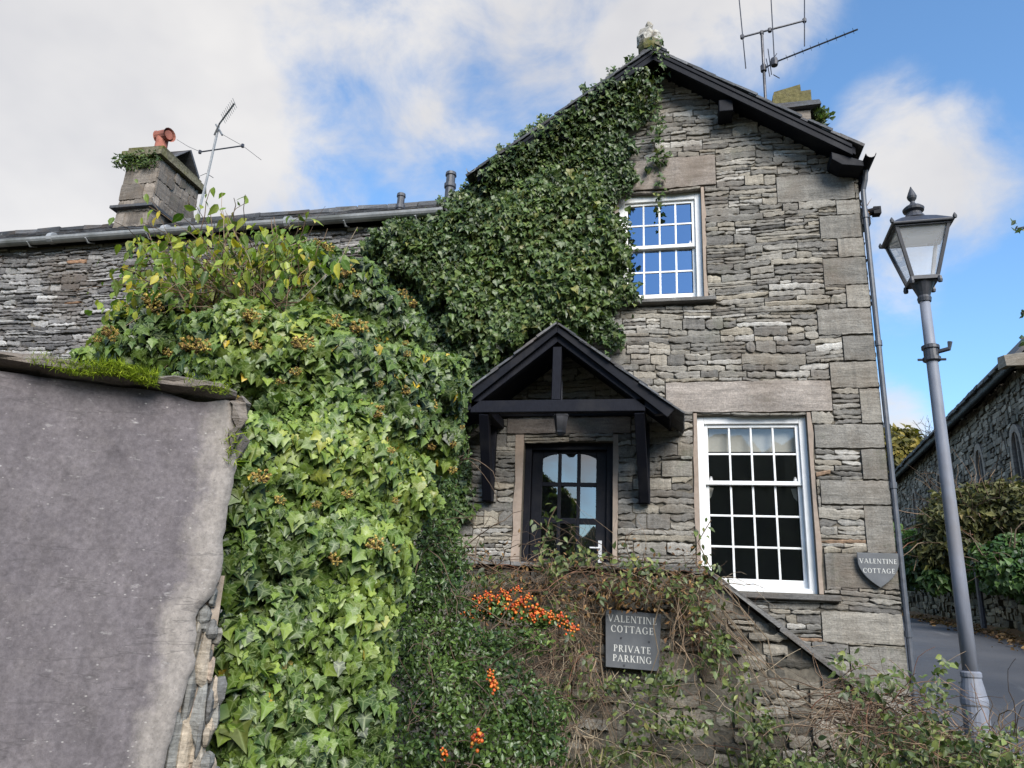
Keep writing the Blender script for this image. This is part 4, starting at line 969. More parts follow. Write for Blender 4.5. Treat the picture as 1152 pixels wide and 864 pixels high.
for i in range(4): mb = MB(); mb.lathe([(.013, 0), (.017, .02), (.004, .045)], lc(i, .224, Z1+.008), 6); mb.build('corner_knob', M['lamp_black'], rfo)
mb = MB(); mb.lathe([(.075, 0), (.088, .015), (.075, .04), (.066, .05), (.055, .075), (.078, .09), (.082, .11), (.062, .13), (.031, .145), (.020, .165), (.016, .18), (.033, .205), (.038, .225), (.026, .26), (.010, .30), (.003, .32)], (LX, LY, Z1+.12), 16); mb.build('finial', M['lamp_black'], rfo)
# ================================================================== foreground rendered wall with coping and moss
SD = np.array([.8426, .5385, 0]); SN = np.array([.5385, -.8426, 0]); SP = np.array([-1.441, -5.806, 0])
def s_at(px, py):
    dd = ray(px, py); t = np.dot(SP - CAM, SN)/np.dot(dd, SN); p = CAM + dd*t; return np.dot(p-SP, SD), p[2]
edge = [s_at(*p) for p in ((262, 446), (266, 470), (262, 488), (267, 522), (258, 560), (252, 610), (247, 650), (238, 672), (222, 690), (217, 745), (206, 790), (192, 830), (180, 875))]
edge = sorted([(z, s) for s, z in edge]); ez_ = [z for z, s in edge]; es_ = [s for z, s in edge]
def top_z(s): return 2.236 + .015*math.sin(s*9) + .012*math.sin(s*23+1) - .02*max(0, s+.15)
fw = empty('rendered_wall', (-2.2, -6.3, 0), 'grey cement-rendered stone wall with mossy slate coping, cut by the left picture edge', 'wall')
t = NT('cement_render'); v = t.mapping(rot=(0, 0, -.568)); a, b, c = t.attr()
sm = t.mapping((1.2, 1.2, 1), rot=(0, 0, -.568)); n1 = t.noise(sm, 4.5, 8, .72, .3); n2 = t.noise(v, 55, 6, .75); n3 = t.noise(t.mapping((5, 5, 16)), 3.2, 5, .7); n4 = t.noise(sm, 14, 5, .65)
base = t.mix(t.ramp(n1, [(.32, 0), (.68, 1)]), (.094, .083, .088), (.130, .115, .118))
base = t.mix(t.ramp(n4, [(.50, 0), (.80, .45)]), base, (.145, .128, .124))
band = t.ramp(t.math('ADD', a, t.math('MULTIPLY', t.math('SUBTRACT', n1, .5), .55)), [(.13, 1), (.27, 0)])
base = t.mix(t.math('MULTIPLY', band, .9), base, t.mix(n1, (.205, .182, .162), (.265, .24, .215)))
base = t.mix(t.ramp(n3, [(.63, 0), (.73, .5)]), base, (.36, .345, .33))
base = t.mix(1.0, base, t.ramp(n2, [(.28, .66), (.5, 1), (.72, 1.38)]), 'MULTIPLY')
vo = t.n('TexVoronoi', Scale=38.0); t.put(vo.inputs['Vector'], t.mapping((1, 1, 1.6))); base = t.mix(t.math('MULTIPLY', t.ramp(vo.outputs['Distance'], [(.10, 1), (.16, 0)]), t.ramp(t.noise(v, 7, 3, .6), [(.5, 0), (.62, .8)])), base, (.34, .32, .30))
base = t.mix(t.ramp(t.noise(v, 130, 3, .6), [(.60, 0), (.74, .5)]), base, (.055, .05, .05))
stk = t.noise(t.mapping((7, 7, .7), rot=(0, 0, -.568)), 1.0, 5, .6); base = t.mix(1.0, base, t.ramp(stk, [(.34, .80), (.5, 1), (.68, 1.14)]), 'MULTIPLY')
crk = t.noise(t.mapping((.5, .5, 3.2), rot=(0, 0, -.568)), 1.6, 6, .6); ck = t.ramp(crk, [(.493, 0), (.498, .7), (.503, 0)])
base = t.mix(ck, base, (.055, .05, .05))
M['render'] = t.done(base, .9, t.bump(n2, .35, .003, t.bump(n4, .3, .010, t.bump(ck, -.3, .006))), .25)
V = []; T = []; zs_ = np.linspace(0.0, 2.23, 90); nc = 60
for z in zs_:
    e = float(np.interp(z, ez_, es_)) + .0025*math.sin(z*60) + .003*math.sin(z*23+1) + rnd.uniform(-.0035, .0035)
    if z < 1.1: e = es_[0] + (z-1.1)*.12
    for k in range(nc):
        q = (k/(nc-1))**.6; s = -3.0 + (e+3.0)*q; zz = min(z, top_z(s))
        dn = .006*math.sin(s*5+z*3) + .004*math.sin(s*13-z*9) + .003*math.sin(s*31+z*27)
        if k == nc-1: dn -= .012
        V.append(SP + SD*s + SN*dn + np.array([0, 0, zz])); T.append((min(1, (e-s)/.45), .5, .5, 1))
    V.append(SP + SD*(e-.004) - SN*.06 + np.array([0, 0, min(z, top_z(e))])); T.append((0, .5, .5, 1))
n = nc+1; i, j = np.meshgrid(np.arange(n-1), np.arange(len(zs_)-1)); b = (j*n+i).ravel(); Fc = np.stack([b, b+1, b+n+1, b+n], 1)
fast_mesh('cement_face', np.array(V), Fc, np.array(T), M['render'], fw, True)
mb = MB(); q = [SP + SD*-3 - SN*.05, SP + SD*-.03 - SN*.05, SP + SD*-.03 - SN*.5, SP + SD*-3 - SN*.5]
mb.add([(*p[:2], -.1) for p in q] + [(*p[:2], 2.16) for p in q], [(3,2,1,0),(4,5,6,7),(0,1,5,4),(1,2,6,5),(2,3,7,6),(3,0,4,7)]); mb.build('wall_core', M['mossrock'], fw)
r = random.Random(81)
def rock(mb, c, rad, r, n=9, m=7):
    ph = [r.uniform(0, 6.3) for _ in range(6)]; V = []; mb.cur = (r.random(), r.random(), r.random(), 1)
    for i in range(m+1):
        th = math.pi*i/m
        for k in range(n):
            f_ = 2*math.pi*k/n; d = np.array([math.sin(th)*math.cos(f_), math.sin(th)*math.sin(f_), math.cos(th)])
            g_ = 1 + .16*math.sin(3*d[0]+ph[0]) + .14*math.sin(4*d[1]+ph[1]) + .14*math.sin(4*d[2]+ph[2]) + r.uniform(-.05, .05); d = np.sign(d)*np.abs(d)**.8
            V.append(np.array(c) + (SD*d[0]*rad[0] + SN*d[1]*rad[1] + np.array([0, 0, d[2]*rad[2]]))*g_)
    mb.add(V, [(i*n+k, i*n+(k+1) % n, (i+1)*n+(k+1) % n, (i+1)*n+k) for i in range(m) for k in range(n)])
mb = MB()
for s, z, a_, b_ in ((.03, 1.12, .022, .13), (.075, 1.10, .016, .05), (.09, 1.18, .018, .028), (.055, 1.25, .020, .09), (.02, 1.30, .018, .10), (.085, 1.27, .014, .05), (.045, 1.40, .022, .07), (.01, 1.46, .016, .07), (.07, 1.37, .012, .035), (.03, 1.53, .022, .035), (.06, 1.49, .018, .03), (.01, 1.58, .02, .03), (.045, 1.59, .016, .025), (.10, 1.10, .026, .03), (.11, 1.03, .03, .04), (.0, 1.15, .02, .09), (-.02, 1.02, .03, .09), (.05, .98, .03, .08), (.07, 1.18, .012, .06), (.035, 1.65, .014, .03)):
    for q in range(2): rock(mb, SP + SD*(s - .022 + q*r.uniform(-.01, .012)) - SN*(.055 + q*.02) + np.array([0, 0, z + q*r.uniform(-.03, .03)]), (a_, .028, b_), r)
for _ in range(46):
    z = r.uniform(.2, 1.62); s = r.uniform(-.08, .075 if z < 1.45 else .03); rock(mb, SP + SD*s - SN*.085 + np.array([0, 0, z]), (r.uniform(.015, .035), .03, r.uniform(.02, .06)), r)
mb.build('broken_rubble', M['rubble'], fw)
V = []; ns, nz_ = 24, 60
for j in range(nz_):
    z = 1.66*j/(nz_-1)
    for i in range(ns):
        s = -.5 + .58*i/(ns-1); s -= .03; V.append(SP + SD*s - SN*(.075 + .02*math.sin(s*40+z*23) + .012*math.sin(z*61-s*30) + r.uniform(-.004, .004)) + np.array([0, 0, z]))
i, j = np.meshgrid(np.arange(ns-1), np.arange(nz_-1)); b = (j*ns+i).ravel(); fast_mesh('lime_mortar', np.array(V), np.stack([b, b+1, b+ns+1, b+ns], 1), np.full((len(V), 4), .5), m_simple('lime_mortar', (.20, .16, .125), (.30, .25, .20), 22, .95, .7, .1, c3=(.24, .22, .19), dist=.01), fw, True)
def rough_bar(name, path, w, h, m, parent, seed, amp=.012, nr=14, tint=None):
    """an irregular stone bar: a squarish noisy section swept along a path"""
    rr_ = random.Random(seed); path = np.array(path, float); n = len(path); V = []; ph = [rr_.uniform(0, 6) for _ in range(6)]
    for i, p in enumerate(path):
        d = path[min(i+1, n-1)] - path[max(i-1, 0)]; d /= np.linalg.norm(d); x = SN if abs(np.dot(d, SN)) < .9 else SD; y = np.cross(d, x); y /= np.linalg.norm(y)
        if y[2] < 0: y = -y
        tp = 1 - .25*(i in (0, n-1))
        for k in range(nr):
            a = 2*math.pi*k/nr; ca_, sa_ = math.cos(a), math.sin(a); sq = 1/max(abs(ca_), abs(sa_))**.75
            nz = amp*(math.sin(i*.9+k*1.7+ph[0]) + .7*math.sin(i*2.1-k*2.3+ph[1]) + .8*rr_.uniform(-1, 1))
            V.append(p + x*(ca_*sq*w/2*tp + nz*ca_) + y*(sa_*sq*h/2*tp + nz*sa_))
    Fs = [(i*nr+k, i*nr+(k+1) % nr, (i+1)*nr+(k+1) % nr, (i+1)*nr+k) for i in range(n-1) for k in range(nr)]
    mb = MB(); mb.tint(.35, .6, .5); mb.add(V, Fs + [tuple(range(nr))[::-1], tuple((n-1)*nr+k for k in range(nr))]); return mb.build(name, m, parent)
M['coping_rock'] = m_stone('coping_rock', [(0, (.10, .085, .07)), (1, (.22, .19, .165))], .3, bump=1.0)
def cp(s, z, o=-.16): return SP + SD*s + SN*o + np.array([0, 0, z])
rough_bar('coping', [cp(s, 2.262 + .006*math.sin(s*7) - .05*max(0, s+.12)) for s in np.linspace(-3, .0, 62)], .44, .050, M['coping_rock'], fw, 5, .006)
rough_bar('coping_end', [cp(.00, 2.24, -.05), cp(.015, 2.22, -.05), cp(.022, 2.17, -.055), cp(.02, 2.12, -.06), cp(.012, 2.06, -.065), cp(.005, 2.02, -.07)], .12, .05, M['coping_rock'], fw, 6, .012, 10)
n = 6000; s_ = np.concatenate([RNG.uniform(-.60, -.24, n), RNG.uniform(-.16, -.02, n//4)]); N_ = len(s_); oo = RNG.uniform(.045, .095, N_); zz = 2.262 + RNG.uniform(-.026, .016, N_) + .008*np.sin(s_*30)
keep = RNG.random(N_) < .55 + .45*np.sin(s_*14)
P = SP + np.outer(s_, SD) + np.outer(oo, SN); P[:, 2] = zz; P = P[keep]
leaves_mesh('moss', 'blade', P, RNG.normal(0, 1, (len(P), 3)), .017, M['moss'], fw, RNG, tuple(SN*.6 + np.array([0, 0, .7])), .5, .5)
n = 260; P = np.column_stack([RNG.normal(.012, .012, n), RNG.uniform(-.05, .02, n), RNG.uniform(2.02, 2.12, n)]); P = SP + np.outer(P[:, 0], SD) + np.outer(P[:, 1], SN) + np.outer(P[:, 2], (0, 0, 1))
leaves_mesh('moss', 'blade', P, RNG.normal(0, 1, (n, 3)), .025, M['moss'], fw, RNG, tuple(SN), .5, .8)

# ================================================================== ivy on the gable and along the wing
vi = empty('climbing_ivy', (-1.5, -.1, 4), 'dark ivy climbing the left half of the gable and around the porch roof', 'ivy')
def F2(pts): return [tuple(at(x, y, 0)[[0, 2]]) for x, y in pts]
maskA = F2([(738, 74), (722, 100), (706, 120), (716, 150), (712, 190), (696, 235), (700, 290), (708, 335), (716, 346), (694, 352), (702, 376), (686, 400), (664, 398), (640, 384), (628, 378), (596, 400), (552, 432), (535, 452), (530, 500), (528, 560), (518, 600), (490, 640), (470, 560), (440, 420), (430, 300), (410, 262), (440, 254), (486, 244), (518, 220), (548, 188), (600, 150), (660, 108), (705, 80)])
nA = 27000
x, z = poly_points(maskA, nA, RNG, .055); dep = .03 + .10*RNG.random(nA)**1.5 + .05*(1+np.sin(x*3+z*2))*RNG.random(nA)
P = np.column_stack([x, -dep, z])
lump = .5 + .28*np.sin(x*6 + 2*np.sin(z*3)) + .22*np.sin(z*7 + x*2)
leaves_mesh('foliage', 'ivy3', P, np.tile((0, -1, .35), (nA, 1)), .055, M['ivy_wall'], vi, RNG, (0, -.15, -1), .42, .45, hue=np.clip(RNG.random(nA)*.93*(.6+.5*lump), 0, .97))
# longer, looser growth hanging over the middle, and the lighter belt left of the porch
maskB = F2([(560, 232), (600, 215), (660, 218), (694, 235), (690, 300), (690, 350), (660, 376), (610, 384), (560, 400), (520, 380), (480, 330), (446, 310), (476, 280), (524, 248)])
nB = 9500; x, z = poly_points(maskB, nB, RNG, .10); dep = .16 + .22*RNG.random(nB) + .10*np.sin(x*5+1)*np.sin(z*4)
leaves_mesh('hanging_foliage', 'ivy3', np.column_stack([x, -dep, z]), np.tile((0, -1, .3), (nB, 1)), .064, M['ivy_olive'], vi, RNG, (0, -.25, -1), .5, .4, label='olive-tinged ivy hanging loosely under the upper window side')
maskC = F2([(444, 276), (500, 262), (540, 240), (560, 260), (520, 310), (470, 325), (436, 305), (420, 284)])
nC = 4200; x, z = poly_points(maskC, nC, RNG, .09); dep = .12 + .30*RNG.random(nC)
leaves_mesh('foliage', 'ivy3', np.column_stack([x, -dep, z]), np.tile((0, -1, .5), (nC, 1)), .058, M['ivy_wall'], vi, RNG, (0, -.25, -1), .5, .5)
# sprigs over the verge and window edge
for pts, n, sp_ in (([(735, 60), (745, 80), (738, 120), (740, 165)], 200, .05), ([(500, 250), (520, 228), (545, 200), (556, 192)], 260, .05), ([(700, 250), (704, 280), (700, 310), (716, 345)], 260, .05), ([(735, 120), (745, 190), (738, 240)], 60, .04), ([(748, 175), (730, 190)], 50, .04)):
    q = np.array([at(a, b, -.06) for a, b in pts]); tt = RNG.uniform(0, len(q)-1.001, n); ii = tt.astype(int); f_ = (tt-ii)[:, None]; P = q[ii]*(1-f_) + q[ii+1]*f_ + RNG.normal(0, sp_, (n, 3)); P[:, 1] = -np.abs(P[:, 1] + .06) - .05 - (.28 if len(pts) == 4 and pts[0][0] in (705, 735) else 0)*RNG.random(n)
    leaves_mesh('foliage', 'ivy3', P, np.tile((0, -1, .4), (n, 1)), .055, M['ivy_wall'], vi, RNG, (0, -.1, -1), .5, .7)
vp = [(a, b) for a, b in ((730, 66), (700, 85), (640, 122), (590, 155), (548, 188), (536, 204), (550, 222), (595, 200), (645, 170), (695, 138), (728, 122), (740, 92))]
x, z = poly_points([tuple(at(a, b, -.34)[[0, 2]]) for a, b in vp], 2600, RNG, .035); dn_ = np.clip((AZR - (AX - x)*.716 - z - .10)/.42, 0, 1); P = np.column_stack([x, -.345 + .25*dn_ + .05*RNG.normal(0, .6, 2600), z])
leaves_mesh('foliage', 'ivy3', P, np.tile((0, -1, .4), (2600, 1)), .055, M['ivy_wall'], vi, RNG, (0, -.1, -1), .45, .6)
mb = MB(); r = random.Random(6)
st_ = [(r.uniform(-2.2, -1.0), -.03, r.uniform(3.8, 5)) for _ in range(22)]
stem_paths(mb, st_, [(r.uniform(-.3, .3), 0, 1) for _ in st_], (1.0, 2.6), (.006, .016), r, -.2, .22, 9, lambda p: np.array([min(p[0], -.75), np.clip(p[1], -.06, -.02), p[2]])); mb.build('stem', M['stem_dark'], vi)

# ================================================================== great ivy mound between the two walls
iv = empty('ivy_mound', (-2.2, -4.2, 0), 'huge bright green ivy mound with brown flower heads, beside the rendered wall', 'ivy')
EL = [ell(150, 392, -4.2, 42), ell(225, 390, -4.2, 52), ell(292, 385, -4.2, 58), ell(348, 322, -4.0, 58), ell(310, 345, -4.2, 45), ell(395, 330, -3.9, 46), ell(400, 350, -3.8, 55), ell(432, 372, -3.6, 50),
      ell(470, 430, -3.4, 52, 45), ell(496, 440, -3.1, 32, 40), ell(490, 490, -3.2, 34, 40), ell(440, 440, -3.8, 62),
      ell(120, 405, -4.3, 38, 28), ell(190, 400, -4.4, 70), ell(280, 410, -4.5, 85), ell(360, 430, -4.4, 85), ell(420, 470, -4.0, 65),
      ell(300, 520, -4.9, 62), ell(370, 530, -4.6, 85), ell(440, 555, -3.9, 48, 60), ell(300, 610, -5.1, 55), ell(370, 630, -4.7, 80), ell(418, 645, -4.2, 42, 50),
      ell(268, 560, -5.35, 26, 50), ell(262, 640, -5.4, 22, 40), ell(272, 500, -5.2, 24, 40), ell(268, 730, -5.4, 26, 50), ell(272, 820, -5.4, 28, 60),
      ell(300, 700, -5.1, 55), ell(365, 720, -4.8, 75), ell(405, 735, -4.4, 38, 60), ell(300, 790, -5.1, 60), ell(360, 810, -4.8, 70), ell(398, 820, -4.5, 34, 60), ell(310, 880, -5.1, 60), ell(370, 890, -4.8, 58)]
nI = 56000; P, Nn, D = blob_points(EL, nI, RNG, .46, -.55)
hue = RNG.random(nI)*.56 + .10 + .17*np.sin(P[:, 0]*5 + P[:, 2]*4) + .13*np.sin(P[:, 2]*7 - P[:, 0]*3) - .26*D + .05 + .10*(P[:, 2] < 2.0)  # inner leaves darker, lower ones lighter: shade and light put into leaf colour
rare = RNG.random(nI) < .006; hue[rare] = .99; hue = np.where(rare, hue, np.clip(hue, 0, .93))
Nn2 = Nn + np.array([0.15, -.5, .25])
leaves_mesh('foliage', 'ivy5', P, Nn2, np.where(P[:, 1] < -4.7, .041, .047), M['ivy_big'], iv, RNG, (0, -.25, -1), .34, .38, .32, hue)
# dense inner ivy leaves in a darker green, gap shade put into their colour
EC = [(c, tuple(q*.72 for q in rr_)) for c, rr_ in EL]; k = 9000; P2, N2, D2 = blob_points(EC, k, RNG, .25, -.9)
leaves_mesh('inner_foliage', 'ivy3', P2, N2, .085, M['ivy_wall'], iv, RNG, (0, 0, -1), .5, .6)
um = MB(); ru = random.Random(3)
for _ in range(46):
    d = np.array([ru.gauss(0, 1) for _ in range(3)]); d /= np.linalg.norm(d); d[2] *= .8; c = d*.034*ru.uniform(.7, 1.1); um.cur = (ru.random(), ru.random(), .5, 1)
    q = .0065; um.add([c+np.array(o)*q for o in ((1,0,0),(-1,0,0),(0,1,0),(0,-1,0),(0,0,1),(0,0,-1))], [(0,2,4),(2,1,4),(1,3,4),(3,0,4),(2,0,5),(1,2,5),(3,1,5),(0,3,5)])
    if ru.random() < .5: um.tube([(0, 0, -.02), tuple(c)], .0015, 3, False)
proto = um.build('flower_head', M['umbel'], iv); first = True
fr = np.where((Nn[:, 1] < -.15) & (D < .25) & (P[:, 2] > 1.7))[0]; fr = RNG.choice(fr, 64, replace=False)
wt = [(292, 350), (240, 312), (162, 330), (205, 380), (405, 300), (385, 355), (472, 335), (436, 478), (498, 474), (415, 365), (350, 398), (230, 400), (455, 630), (433, 622), (120, 375), (185, 345)]
pos = [(P[i] + Nn[i]*.035 - np.array([0, .01, 0]), ru.uniform(.55, 1.05)) for i in fr]
for a, b in wt:                     # the heads that stand out in the photograph
    sc_ = np.array([[*(CR.T @ (p-CAM))] for p in P[::3]]); u = 576 + F*sc_[:, 0]/sc_[:, 2]; w_ = 432 + F*sc_[:, 1]/sc_[:, 2]
    m_ = (np.abs(u-a) < 14) & (np.abs(w_-b) < 14)
    if m_.any(): p = P[::3][m_]; p = p[np.argmin(p[:, 1])]; pos.append((p + np.array([0, -.03, .02]), ru.uniform(1.1, 1.6)))
for p, s in pos:
    o = proto if first else proto.copy()
    if not first: COL.objects.link(o); o.parent = iv
    first = False; o.location = Vector(p) - iv.location; o.scale = (s, s, s*.9); o.rotation_euler = (ru.uniform(-.6, .6), ru.uniform(-.6, .6), ru.uniform(0, 6))
# yellowing shrub with bare stems on top of the mound
ys = empty('yellowing_shrub', (-3.6, -4.0, 3.0), 'sparse shrub with bare brown stems and drooping yellow leaves atop the ivy', 'shrub')
mb = MB(); r = random.Random(23); st_, dr_ = [], []
for _ in range(210):
    a, b = r.gauss(270, 30), r.gauss(348, 12); st_.append(at(a, b, -4.35 + r.uniform(-.2, .2))); dr_.append((r.gauss(-.45, .75), r.uniform(-.6, .1), r.uniform(.15, 1.0)))
tips = stem_paths(mb, st_, dr_, (.30, .75), (.0022, .0055), r, .30, .18, 8)
for a, b, c, d in ((302, 300, 305, 246), (312, 312, 308, 244), (262, 300, 248, 236), (178, 316, 166, 258), (240, 330, 236, 170+64)):
    mb.tube([at(a, b, -4.2), at((a+c)/2 + 4, (b+d)/2, -4.3), at(c, d, -4.3)], [.006, .004, .002], 5)
mb.build('stem', M['stem'], ys)
LP, LN = [], []
for pts in tips:
    for q in pts[4:]:
        for _ in range(r.choice([0, 0, 1, 1, 2])): LP.append(q + np.array([r.gauss(0, .02) for _ in range(3)])); LN.append((r.gauss(0, .5), -1, r.gauss(.2, .4)))
for (a, b, w, h, k) in ((165, 275, 22, 16, 50), (195, 290, 30, 22, 80), (150, 320, 14, 22, 40), (240, 268, 40, 12, 50), (306, 262, 16, 9, 34), (180, 340, 26, 26, 60), (305, 300, 24, 22, 30), (380, 300, 34, 14, 30), (170, 330, 34, 26, 90), (240, 300, 50, 22, 110), (300, 285, 34, 16, 60), (130, 350, 20, 18, 40), (350, 280, 30, 10, 40)):
    for _ in range(k): LP.append(at(r.gauss(a, w*.6), r.gauss(b, h*.6), -4.35 + r.uniform(-.3, .3))); LN.append((r.gauss(0, .5), -1, r.gauss(.2, .4)))
k = len(LP); leaves_mesh('foliage', 'oval', np.array(LP), np.array(LN), .058, M['yellowing'], ys, RNG, (0, -.1, -1), .5, .35)

# ================================================================== small-leaved berry shrub
bs = empty('berry_shrub', (-1.3, -2.2, 0), 'dark small-leaved evergreen shrub with clusters of orange berries, below the porch', 'shrub')
ES = [ell(490, 560, -2.6, 26, 40), ell(505, 510, -2.4, 22, 36), ell(485, 610, -2.6, 30, 40), ell(480, 670, -2.7, 36, 45), ell(500, 640, -2.4, 34, 40), ell(470, 730, -2.8, 40, 40), ell(515, 720, -2.6, 34, 36),
      ell(500, 790, -2.9, 60, 44), ell(550, 770, -2.7, 44, 34), ell(590, 800, -2.7, 46, 34), ell(540, 840, -2.9, 66, 36), ell(610, 840, -2.8, 30, 22), ell(480, 850, -3.0, 40, 40), ell(548, 740, -2.6, 34, 26), ell(556, 684, -2.28, 36, 14), ell(612, 696, -2.28, 34, 11), ell(580, 720, -2.3, 40, 14)]
nS = 19000; P, Nn, D = blob_points(ES, nS, RNG, .75, -.6)
hue = RNG.random(nS)*.62 + .14 + .18*np.sin(P[:, 0]*9 + P[:, 2]*7) - .1*D
leaves_mesh('foliage', 'oval', P, Nn + np.array([.1, -.4, .4]), .034, M['shrub'], bs, RNG, (.1, -.3, -.3), .6, .9, .3, np.clip(hue, 0, 1))
mb = MB(); r = random.Random(29); idx = RNG.choice(nS, 150)
stem_paths(mb, [P[i] for i in idx], [Nn[i] + np.array([.3, -.3, .3]) for i in idx], (.25, .6), (.003, .006), r, .25, .25, 7); mb.build('stem', M['stem_dark'], bs)
bm_ = MB(); rb = random.Random(2)
for _ in range(24):
    c = np.array([rb.gauss(0, .03), rb.gauss(0, .015), rb.gauss(0, .018)]); bm_.cur = (rb.random(), rb.random(), .5, 1); bm_.lathe([(.004, -.011), (.0095, -.006), (.0115, 0), (.0095, .006), (.004, .011)], c, 7)
pb = bm_.build('berry_cluster', M['berry'], bs, smooth=True); first = True
for a, b, s in ((527, 690, 1), (538, 684, .8), (548, 683, 1.1), (553, 672, .8), (560, 675, 1), (572, 672, 1), (580, 686, 1.1), (584, 676, 1.1), (590, 680, .9), (540, 676, 1), (546, 670, 1), (566, 684, 1), (598, 692, 1), (606, 687, 1.1), (613, 690, 1), (620, 692, 1), (628, 694, 1.1), (636, 700, 1.1), (643, 707, .9), (551, 758, .8), (556, 769, 1.1), (535, 830, 1.3), (566, 665, .6), (581, 662, .7), (594, 671, .8), (500, 846, 1.0)):
    o = pb if first else pb.copy()
    if not first: COL.objects.link(o); o.parent = bs
    first = False; o.location = Vector(at(a, b, -2.32 if b < 720 else -3.15)) - bs.location; o.scale = (s*rb.uniform(.65, .95),)*3; o.rotation_euler = (0, rb.uniform(-.6, .6), rb.uniform(0, 6))

# ================================================================== dry vines over the terrace wall
dv = empty('dry_vine', (-.3, -1.6, .5), 'tangle of bare brown vine stems hanging over the terrace wall around the parking sign', 'vine')
def kp(p):
    lo = -2.0
    if -.62 < p[0] < -.05 and 1.12 < p[2] < 1.68: return np.array([p[0], min(max(p[1], -1.405), -1.40), p[2]])
    return np.array([p[0], np.clip(p[1], -1.85, -1.43), max(p[2], .25)])
mb = MB(); mp = MB(); r = random.Random(37); ALLT = []
for q, cnt, x0, x1, z0, z1, dirf, L in (
    (mb, 130, -1.75, .30, 1.80, 2.02, lambda: (r.gauss(0, .8), -.5, r.uniform(-.6, .5)), (.4, 1.1)),
    (mb, 80, -1.0, -.62, 1.2, 1.8, lambda: (r.gauss(0, .5), -.4, r.uniform(-1, -.1)), (.5, 1.0)),
    (mb, 60, -.05, .28, 1.4, 1.95, lambda: (r.gauss(.2, .4), -.25, r.uniform(-1, .1)), (.3, .8)),
    (mp, 55, -1.1, .3, .3, 1.1, lambda: (r.gauss(.2, .8), -.3, r.uniform(-.3, 1.0)), (.5, 1.3)),
    (mp, 50, -1.0, -.62, .4, 1.6, lambda: (r.gauss(0, .3), -.2, r.uniform(-1, -.4)), (.6, 1.2)),
    (mp, 22, -.2, 1.1, .3, .6, lambda: (r.gauss(.2, .9), -.3, r.uniform(-.1, .6)), (.5, 1.2))):
    st_ = [(r.uniform(x0, x1), r.uniform(-1.6, -1.40), r.uniform(z0, z1)) for _ in range(cnt)]
    st_ = [s for s in st_ if not (-.50 < s[0] < -.14 and 1.2 < s[2] < 1.58)]
    ALLT += stem_paths(q, st_, [dirf() for _ in st_], L, (.0018, .0055), r, .45, .30, 9, kp, .75)
for pts in (((.30, 1.75), (.55, 1.35), (.75, 1.0), (.95, .72)), ((.22, 1.6), (.5, 1.2), (.62, .9), (.9, .6)), ((.35, 1.9), (.5, 1.45), (.8, 1.1), (1.1, .8)), ((-.55, 1.75), (-.62, 1.3), (-.55, .9), (-.4, .4)), ((-.12, 1.8), (-.02, 1.5), (-.1, 1.2), (-.2, .95))):
    for _ in range(3): mp.tube([(x+r.gauss(0, .07), -1.52+r.uniform(-.1, .05), z+r.gauss(0, .06)) for x, z in pts], [.006, .005, .004, .002], 5)
fk = [(pts[r.randrange(2, 8)], r) for q in (1, 2) for pts in ALLT]
stem_paths(mb, [f_[0] for f_ in fk], [(r.gauss(0, .8), r.gauss(-.2, .3), r.uniform(-.8, .6)) for _ in fk], (.10, .38), (.0010, .0022), r, .3, .3, 5, kp)
mb.build('stem', M['stem'], dv); mp.build('pale_stem', M['stem_pale'], dv, label='pale tan dead stems')
LP, LH = [], []
for (a, b, w, h, k) in ((530, 655, 30, 12, 60), (640, 625, 26, 12, 90), (625, 640, 10, 14, 60), (720, 636, 34, 10, 70), (760, 660, 30, 16, 90), (700, 660, 40, 12, 60), (790, 690, 22, 24, 80), (745, 760, 26, 20, 170), (812, 722, 12, 10, 60), (830, 780, 22, 30, 110), (860, 815, 18, 16, 120), (700, 770, 18, 10, 40), (620, 680, 40, 20, 60), (690, 745, 20, 20, 40), (800, 650, 18, 14, 30), (700, 845, 40, 12, 120), (850, 850, 26, 12, 110), (620, 800, 30, 20, 90), (660, 780, 30, 20, 70), (760, 815, 40, 14, 130), (560, 650, 30, 14, 60), (640, 730, 30, 24, 60), (720, 800, 40, 20, 80), (800, 740, 16, 26, 70)):
    for _ in range(k):
        p = at(r.gauss(a, w*.6), r.gauss(b, h*.6), -1.62 + r.uniform(-.2, .1))
        if not (-.60 < p[0] < -.12 and 1.17 < p[2] < 1.68): LP.append(p)
k = len(LP); leaves_mesh('foliage', 'oval', np.array(LP), np.tile((0, -1, .5), (k, 1)), .046, M['bramble'], dv, RNG, (0, -.3, -.6), .5, .8)
P = np.array([at(r.uniform(530, 800), r.gauss(668, 22), -1.55 + r.uniform(-.12, .1)) for _ in range(1500)]); P = P[~((P[:, 0] > -.60) & (P[:, 0] < -.08) & (P[:, 2] < 1.62))]; k = len(P)
leaves_mesh('dead_foliage', 'diamond', P, RNG.normal(0, 1, (k, 3)), .038, M['litter'], dv, RNG, (0, 0, -1), .5, .8)
